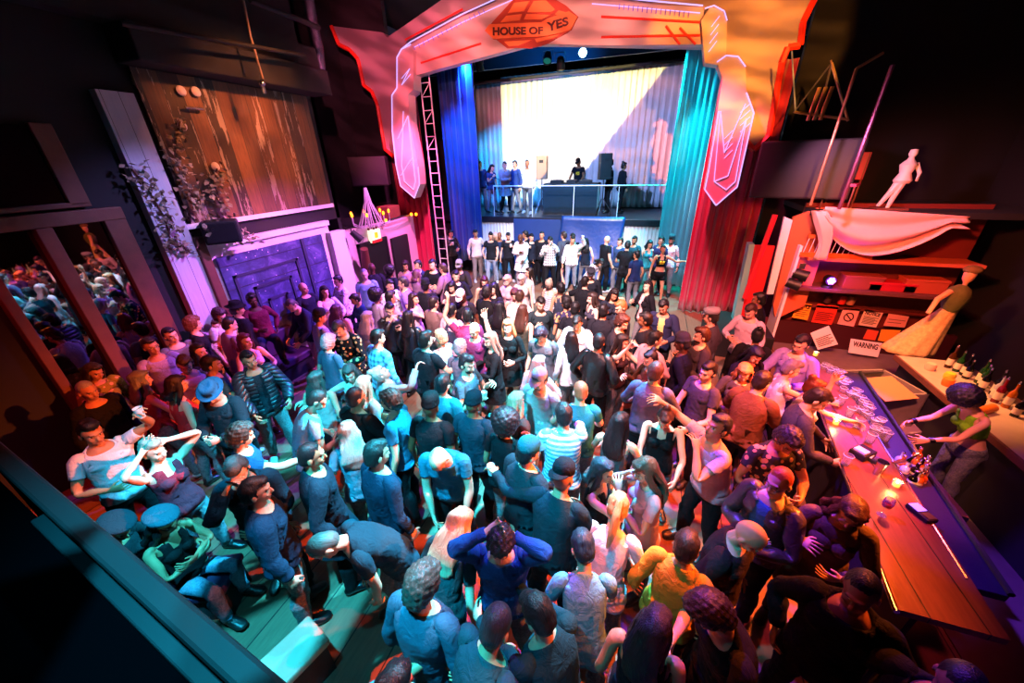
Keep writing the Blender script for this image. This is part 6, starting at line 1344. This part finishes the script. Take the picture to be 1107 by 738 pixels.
# bands on her wrists, sequin bands
# keep bodies from passing through each other
for _ in range(24):
    for i in range(len(CH)):
        for j in range(i+1, len(CH)):
            A_, B_ = CH[i], CH[j]
            if abs(A_[2]-B_[2]) > .5: continue
            d = B_[1]-A_[1]; L = d.length
            if L < .43:
                d = d/L if L > 1e-4 else Vector((1, 0)); k = (.43-L)*.25; 
                for q_, s_ in ((A_, -1), (B_, 1)):
                    if q_[3]: continue
                    q_[1] = q_[1]+d*k*s_; q_[0].location.x += d.x*k*s_; q_[0].location.y += d.y*k*s_
                    for n_ in 'RL': q_[4][n_] += Vector((d.x*k*s_, d.y*k*s_, 0))
for c_ in CH:      # nobody leans into the stage front
    if c_[2] < 1 and c_[1].y > 11.85: c_[0].location.y += 11.85-c_[1].y
for c_ in CH:      # nor into the left wall
    lim = -6.62 if c_[1].y < 7 else -6.9
    if c_[2] < 1 and not c_[3] and c_[1].x < lim: c_[0].location.x += lim-c_[1].x
for c_ in CH:      # nobody stands inside the bar counter
    if 2.1 < c_[1].y < 5.9 and bx(c_[1].y)-.22 < c_[1].x < bx(c_[1].y)+.5 and 'bartender' not in c_[0]['category']:
        d = bx(c_[1].y)-.22-c_[1].x; c_[0].location.x += d
        for n_ in 'RL': c_[4][n_].x += d
# held things
def cup(p, mat, label, cat='cup'):
    e = empty('plastic_cup', (p.x, p.y, p.z-.05), label, cat); B().lathe([(.001, 0), (.027, 0), (.038, .11), (.036, .11), (.025, .005), (.001, .005)], n=14).done('cup_wall', mat, e, True); B().lathe([(.001, .075), (.034, .078), (.001, .08)], n=14).done('drink', simple('amber_drink', '#c8843c', .3), e, True)
M_cup = simple('milky_plastic', '#dfe4ea', .3)
def phone(p, label):
    e = empty('phone', p, label, 'phone', rnd.uniform(0, 3)); B().box((0, 0, 0), (.072, .012, .145), 0, .004, .5).done('case', M_black, e); B().box((0, .0065, 0), (.062, .002, .128), 0, 0, .5).done('screen', simple('phone_screen', '#b8d8ff', .3, emit='#a8ccff', estr=1.2), e)
def hand(s, n_): 
    for k, v in H_.items():
        if s in k: return v[1][n_]
cup(hand('raising a glass high', 'L'), M_cup, 'cup held high by the man in white jacket')
cup(hand('brown leather jacket holding', 'R'), M_cup, 'cup held by the man in brown leather jacket by the curtain')
cup(hand('holding a cup right of the pale afro', 'L'), M_cup, 'cup held by the bearded man beside the afro')
cup(hand('bearded man in teal tee in profile', 'R'), M_cup, 'clear cup held by the bearded teal tee man')
cup(hand('bald man in maroon tee drinking', 'R'), M_cup, 'cup in the hand of the bald man in maroon tee')
cup(hand('man in white tee with raised hand', 'L'), M_cup, 'cup in the raised hand at the left edge')
cup(hand('backwards black cap', 'L'), M_cup, 'cup held out by the man in the backwards black cap')
phone(hand('raising a phone to his face', 'L'), 'phone held up by the man in plaid below the stage')
phone(hand('holding a phone to his mouth', 'L'), 'phone held by the man in black leather jacket')
phone(hand('slicked hair', 'R'), 'phone in the hand of the slick haired man, lower left')
# dark riser at the right curtain, wheel thing, table at far left
tag(B().span((1.55, 8.0, 0), (2.7, 9.4, .55), .02).done('dark_riser', M_black), 'low black riser box in front of the red right curtain', 'riser')
tb = empty('side_table', PZ(118, 400, .72), 'small dark table with candle at the dim left edge', 'table'); tb.location.z = 0; B().lathe([(.001, .69), (.36, .69), (.36, .72), (.001, .72)], n=28).done('table_top', M_post, tb, True); B().cyl((0, 0, 0), (0, 0, .69), .03).lathe([(.2, 0), (.2, .02), (.03, .04)]).done('pedestal', M_black, tb)
candle(Vector((tb.location.x+.05, tb.location.y-.1, .725)), 'candle glowing on the small dark table at the left edge')
cu_ = tag(B().span((-.3, -.3, 0), (.3, .3, .82), .03).done('padded_box', simple('mauve_vinyl', '#5c3c48', .6), None, loc=(PZ(130, 390, .85).x, PZ(130, 390, .85).y, 0)), 'dark mauve padded box at the foot of the mirror post', 'box')
wh = empty('hoop_prop', PZ(302, 372, .35), 'thin dark ring leaning beside the seated man in maroon', 'hoop'); q = B()
for k in range(24):
    a, b_ = k*math.pi/12, (k+1)*math.pi/12; q.path([(.33*math.cos(a), .33*math.sin(a)*.3, .33*math.sin(a)), (.33*math.cos(b_), .33*math.sin(b_)*.3, .33*math.sin(b_))], .012, 6)
q.done('ring', M_dark, wh, True); B().path([(-.3, 0, .15), (.0, 0, -.3)], .014).done('bar', M_post, wh)
# ------------------------------------------------------------------ light
def look(o, tgt):
    d = (Vector(tgt)-o.location).normalized(); o.rotation_mode = 'QUATERNION'; o.rotation_quaternion = Vector((0, 0, -1)).rotation_difference(d)
def spot(name, loc, tgt, col, W, ang, blend=.6, r=.08):
    l = bpy.data.lights.new(name, 'SPOT'); l.energy = W; l.color = rgb(col); l.spot_size = math.radians(ang); l.spot_blend = blend; l.shadow_soft_size = r
    o = bpy.data.objects.new(name, l); COL.objects.link(o); o.location = loc; look(o, tgt); return o
def area(name, loc, tgt, col, W, sx, sy):
    l = bpy.data.lights.new(name, 'AREA'); l.energy = W; l.color = rgb(col); l.shape = 'RECTANGLE'; l.size = sx; l.size_y = sy
    o = bpy.data.objects.new(name, l); COL.objects.link(o); o.location = loc; look(o, tgt); return o
def point(name, loc, col, W, r=.1):
    l = bpy.data.lights.new(name, 'POINT'); l.energy = W; l.color = rgb(col); l.shadow_soft_size = r; o = bpy.data.objects.new(name, l); COL.objects.link(o); o.location = loc
# house rig over the dance floor, plus unseen spots added for tint
L_cw = spot('cyan_wash', (-.3, 5.6, 6.8), (-2.0, 2.6, 0), '#2acdf2', 12500, 50, .7, .12)
L_cn = spot('cyan_wash_near', (-1.6, .2, 6.6), (-2.0, 2.3, 0), '#22c4ee', 4600, 62, .8, .06)
L_ad = spot('amber_down', (-.6, 2.9, 7.6), (-.9, 2.5, 0), '#ff5a1c', 3000, 48, .6, .04)  # unseen overhead spot added to turn the floor orange
L_amb = spot('amber_side', (4.6, 4.4, 5.4), (-2.2, 3.2, 0), '#ff6a20', 5500, 50, .6, .08)
spot('amber_near', (3.0, 6.0, 6.2), (.3, 2.2, 0), '#ff6a24', 4200, 34, .6, .08)
spot('magenta_left', (-1.8, 8.2, 5.6), (-6.8, 5.2, .9), '#d468f4', 4600, 44, .7, .1)
spot('violet_left_floor', (-3.0, 9.0, 6.5), (-4.6, 5.2, 0), '#6a48ff', 6500, 50, .7, .1)
spot('red_left', (-4.6, .2, 5.0), (-6.4, 2.2, 1.0), '#ff3040', 220, 60, .7, .1)
spot('rose_mid', (-1.2, 2.5, 7.2), (-2.2, 7.4, 1.0), '#ffd0dc', 10000, 58, .8, .15)
spot('rose_right', (.6, 1.8, 6.8), (1.6, 6.0, 1.0), '#ff8478', 5200, 48, .8, .12)
spot('teal_stage_front', (1.5, 11.0, 7.0), (-.6, 10.6, .5), '#20c8f0', 5000, 60, .8, .12)
spot('front_people', (-1.5, 5.5, 7.4), (-2.6, 11.6, 1.2), '#e8e0f8', 6000, 42, .8, .12)
L_vio = spot('violet_right_floor', (-1.0, 4.2, 6.8), (1.6, 2.2, 0), '#6a30ff', 2600, 56, .7, .1)  # unseen spot added for violet colour on the lower right floor
spot('magenta_curtain', (-5.0, 8.0, 5.8), (-7.2, 10.5, 2.4), '#ff60b0', 2400, 50, .8, .1)
spot('red_curtain_light', (.2, 8.2, 6.2), (1.8, 10.6, 2.6), '#ff4070', 1800, 50, .8, .1)
spot('rail_teal', (-3.4, 1.8, 4.6), (-2.4, .5, 2.0), '#20b8c8', 12, 60, .8, .1)  # small unseen spot added to tint the rail teal
spot('lilac_boards', (-3.4, 4.6, 5.6), (-6.9, 3.6, 2.6), '#b0a0ff', 700, 40, .8, .1)
spot('pink_exit_wall', (-3.6, 7.6, 5.4), (-7, 8.4, 1.8), '#f080e0', 1500, 52, .8, .1)  # unseen spot added to brighten the rear left wall pink
spot('teal_curtain_light', (-.6, 10.7, 6.9), (1.1, 11.9, 3.2), '#20e0e8', 1800, 36, .7, .1)  # unseen spot added to brighten the teal curtain
spot('skirt_cyan', (-1.0, 10.4, 6.6), (-2.2, 12.8, 1.2), '#60c8ff', 1600, 70, .8, .1)
# plank wall and arch
L_wall = spot('wall_amber', (-2.6, 5.8, 6.8), (-7, 5.6, 4.1), '#ff9058', 1700, 40, .9, .1)
L_ao = spot('arch_orange', (2.0, 3.0, 5.6), (1.3, 10, 5.9), '#ff9a3c', 3300, 31, .25, .05)
L_am = spot('arch_magenta', (-3.0, 3.5, 6.0), (-6.4, 10, 5.6), '#ff7088', 2500, 44, .7, .05)
L_ah = spot('arch_header', (-1.5, 3.0, 5.5), (-2.8, 10, 7.0), '#ff9c90', 2400, 52, .8, .05)
# stage
spot('stage_blue', (-5.8, 12.4, 6.6), (-7.0, 15.0, 2.0), '#1860ff', 2600, 80, .8, .1)
spot('stage_blue_front', (-5.0, 10.8, 6.4), (-5.8, 13.0, 2.6), '#2a80ff', 2000, 74, .8, .1)
spot('stage_cyan', (-4.6, 13.0, 6.6), (-6.2, 15.8, 3.0), '#20b0ff', 2600, 50, .8, .08)
spot('stage_teal_right', (-.4, 12.6, 6.6), (1.3, 12.3, 2.8), '#10d0d8', 4000, 80, .8, .1)
spot('valance_blue', (-3.0, 13.2, 5.8), (-3.6, 14.6, 7.4), '#20a0ff', 260, 110, .9, .1)
# projector throwing the picture on the backdrop
pj = spot('projector', (-2.9, 10.7, 5.9), (-2.9, 16, 4.3), '#ffffff', 2900, 92, .1, .02)
l = pj.data; l.use_nodes = True; nt = l.node_tree; N_ = nt.nodes; Lk = nt.links; em = [n for n in N_ if n.type == 'EMISSION'][0]
tc = N_.new('ShaderNodeTexCoord'); sx = N_.new('ShaderNodeSeparateXYZ'); Lk.new(tc.outputs['Normal'], sx.inputs[0])
def mth(op, a, b=0.):
    m = N_.new('ShaderNodeMath'); m.operation = op
    for i, v in enumerate((a, b)):
        if isinstance(v, bpy.types.NodeSocket): Lk.new(v, m.inputs[i])
        else: m.inputs[i].default_value = v
    return m.outputs[0]
U = mth('DIVIDE', sx.outputs[0], mth('ABSOLUTE', sx.outputs[2])); Vv = mth('DIVIDE', sx.outputs[1], mth('ABSOLUTE', sx.outputs[2]))
def mixc(f, a, b):
    m = N_.new('ShaderNodeMix'); m.data_type = 'RGBA'; Lk.new(f, m.inputs[0]) if isinstance(f, bpy.types.NodeSocket) else setattr(m.inputs[0], 'default_value', f)
    for i, v in ((6, a), (7, b)):
        if isinstance(v, bpy.types.NodeSocket): Lk.new(v, m.inputs[i])
        else: m.inputs[i].default_value = (*rgb(v), 1)
    return m.outputs[2]
inv = pj.matrix_world
bpy.context.view_layer.update()
Mi = pj.matrix_world.inverted()
def uv(px, py):
    q = Mi @ PY(px, py, 16); return q.x/abs(q.z), q.y/abs(q.z)
SGN = 1
def halfplane(p, q_):     # 1 on the left side of p->q
    (x0, y0), (x1, y1) = uv(*p), uv(*q_); nx, ny = -(y1-y0), (x1-x0); n = math.hypot(nx, ny); nx /= n; ny /= n
    d = mth('ADD', mth('MULTIPLY', U, nx), mth('ADD', mth('MULTIPLY', Vv, ny), -(x0*nx+y0*ny))); m = N_.new('ShaderNodeMapRange'); Lk.new(d, m.inputs[0]); m.inputs[1].default_value = -.004; m.inputs[2].default_value = .004; return m.outputs[0]
diag = halfplane((640, 175), (722, 70))        # right of the diagonal
(ux0, vy0), (ux1, vy1) = uv(539, 89), uv(720, 235)
gradv = N_.new('ShaderNodeMapRange'); Lk.new(Vv, gradv.inputs[0]); gradv.inputs[1].default_value = vy0; gradv.inputs[2].default_value = (vy0*.45+vy1*.55)
colw = mixc(gradv.outputs[0], '#f0dc90', '#fff4f0')
colb = mixc(gradv.outputs[0], '#5a4a66', '#5a78b8')
bx_, by_ = uv(716, 165); px1, py1 = uv(706, 135)
rr_ = mth('SQRT', mth('ADD', mth('POWER', mth('DIVIDE', mth('ABSOLUTE', mth('SUBTRACT', U, bx_)), .06), 2.0), mth('POWER', mth('DIVIDE', mth('ABSOLUTE', mth('SUBTRACT', Vv, by_)), .17), 2.0)))
nz = N_.new('ShaderNodeTexNoise'); nz.inputs['Scale'].default_value = 22; cmb = N_.new('ShaderNodeCombineXYZ'); Lk.new(U, cmb.inputs[0]); Lk.new(Vv, cmb.inputs[1]); Lk.new(cmb.outputs[0], nz.inputs['Vector'])
blob = N_.new('ShaderNodeMapRange'); Lk.new(mth('ADD', rr_, mth('MULTIPLY', nz.outputs[0], 1.4)), blob.inputs[0]); blob.inputs[1].default_value = 1.85; blob.inputs[2].default_value = 1.6
colb = mixc(blob.outputs[0], colb, '#ff9ab0')
colr = mixc(diag, colb, colw)
left = halfplane((541, 80), (541, 240)); right = halfplane((747, 240), (747, 60))
top = halfplane((746, 64), (539, 87))
ins = mth('MULTIPLY', mth('MULTIPLY', left, right), top)
fin = mixc(ins, '#000000', colr)
Lk.new(fin, em.inputs['Color'])
# bar
spot('bar_red', (3.4, 6.6, 3.4), (4.0, 9.2, 1.4), '#ff2030', 260, 110, .8, .1)
spot('bar_orange', (2.4, 5.6, 3.8), (4.2, 8.8, 2.0), '#ff9050', 620, 80, .8, .1)
spot('bar_pink_drape', (2.0, 7.2, 4.4), (3.8, 9.0, 2.8), '#ff9ad0', 420, 70, .8, .1)
spot('bar_top_red', (3.3, 3.2, 3.6), (2.3, 4.1, 1.1), '#ff4a20', 520, 54, .7, .08)
spot('bar_violet', (3.2, 5.6, 3.2), (2.75, 4.9, 1.0), '#8a50ff', 900, 50, .7, .06)
spot('bar_warm_back', (3.3, 6.2, 3.6), (4.1, 6.3, 1.0), '#ffa060', 700, 70, .8, .08)
spot('bar_red_people', (3.3, 5.2, 3.6), (2.0, 4.9, 1.4), '#ff4050', 260, 84, .7, .08)
point('violet_lamp_glow', (S(896, 300, 8.9).x, 8.6, ZM+.2), '#9a30ff', 12, .05)
spot('ledge_dim', (2.0, 7.0, 4.8), (4.5, 9.4, 3.6), '#c06a90', 60, 60, .8, .1)
# noise and cell patterns added to break up some of the beams
def gobo(o, scale, lo, hi, kind='noise', stretch=(1, 1), mn=.12):
    l = o.data; l.use_nodes = True; nt = l.node_tree; em = [n for n in nt.nodes if n.type == 'EMISSION'][0]
    def mk(op, a, b=0.):
        m = nt.nodes.new('ShaderNodeMath'); m.operation = op
        for i, v in enumerate((a, b)):
            if isinstance(v, bpy.types.NodeSocket): nt.links.new(v, m.inputs[i])
            else: m.inputs[i].default_value = v
        return m.outputs[0]
    tc = nt.nodes.new('ShaderNodeTexCoord'); sx = nt.nodes.new('ShaderNodeSeparateXYZ'); nt.links.new(tc.outputs['Normal'], sx.inputs[0]); az = mk('ABSOLUTE', sx.outputs[2])
    cb = nt.nodes.new('ShaderNodeCombineXYZ'); nt.links.new(mk('MULTIPLY', mk('DIVIDE', sx.outputs[0], az), stretch[0]), cb.inputs[0]); nt.links.new(mk('MULTIPLY', mk('DIVIDE', sx.outputs[1], az), stretch[1]), cb.inputs[1])
    if kind == 'noise': t = nt.nodes.new('ShaderNodeTexNoise'); t.inputs['Detail'].default_value = 3; out = t.outputs[0]
    else:
        t = nt.nodes.new('ShaderNodeTexVoronoi'); sp = nt.nodes.new('ShaderNodeSeparateColor'); nt.links.new(t.outputs['Color'], sp.inputs[0]); out = sp.outputs[0]
    t.inputs['Scale'].default_value = scale; nt.links.new(cb.outputs[0], t.inputs['Vector'])
    mr = nt.nodes.new('ShaderNodeMapRange'); nt.links.new(out, mr.inputs[0]); mr.inputs[1].default_value = lo; mr.inputs[2].default_value = hi; mr.inputs[3].default_value = mn; mr.inputs[4].default_value = 1.6
    nt.links.new(mr.outputs[0], em.inputs['Strength'])
gobo(L_amb, 9, .35, .45, 'cell'); gobo(L_vio, 7, .3, .5, 'cell'); gobo(L_ao, 5, .42, .62, 'noise', (1, 4), .5); gobo(L_am, 5, .42, .62, 'noise', (1, 4), .5); gobo(L_ah, 5, .40, .62, 'noise', (1, 5), .5); gobo(L_wall, 9, .40, .6, 'noise', (1, 1), .6); gobo(L_cn, 6, .3, .4, 'cell', (1, 1), .08); gobo(L_cw, 8, .28, .34, 'cell', (1, 1), .22); gobo(L_ad, 7, .35, .42, 'cell', (1, 1), .15)
# haze of coloured bounce
w = bpy.data.worlds.new('room'); SC.world = w; w.use_nodes = True; w.node_tree.nodes['Background'].inputs[0].default_value = (.010, .008, .016, 1); w.node_tree.nodes['Background'].inputs[1].default_value = 1
vs = SC.view_settings; vs.view_transform = 'Standard'; vs.look = 'None'; vs.exposure = 0.3; vs.gamma = 1; vs.use_curve_mapping = False
SC.cycles.max_bounces = 5; SC.cycles.diffuse_bounces = 2; SC.cycles.sample_clamp_indirect = 4; SC.cycles.use_denoising = True
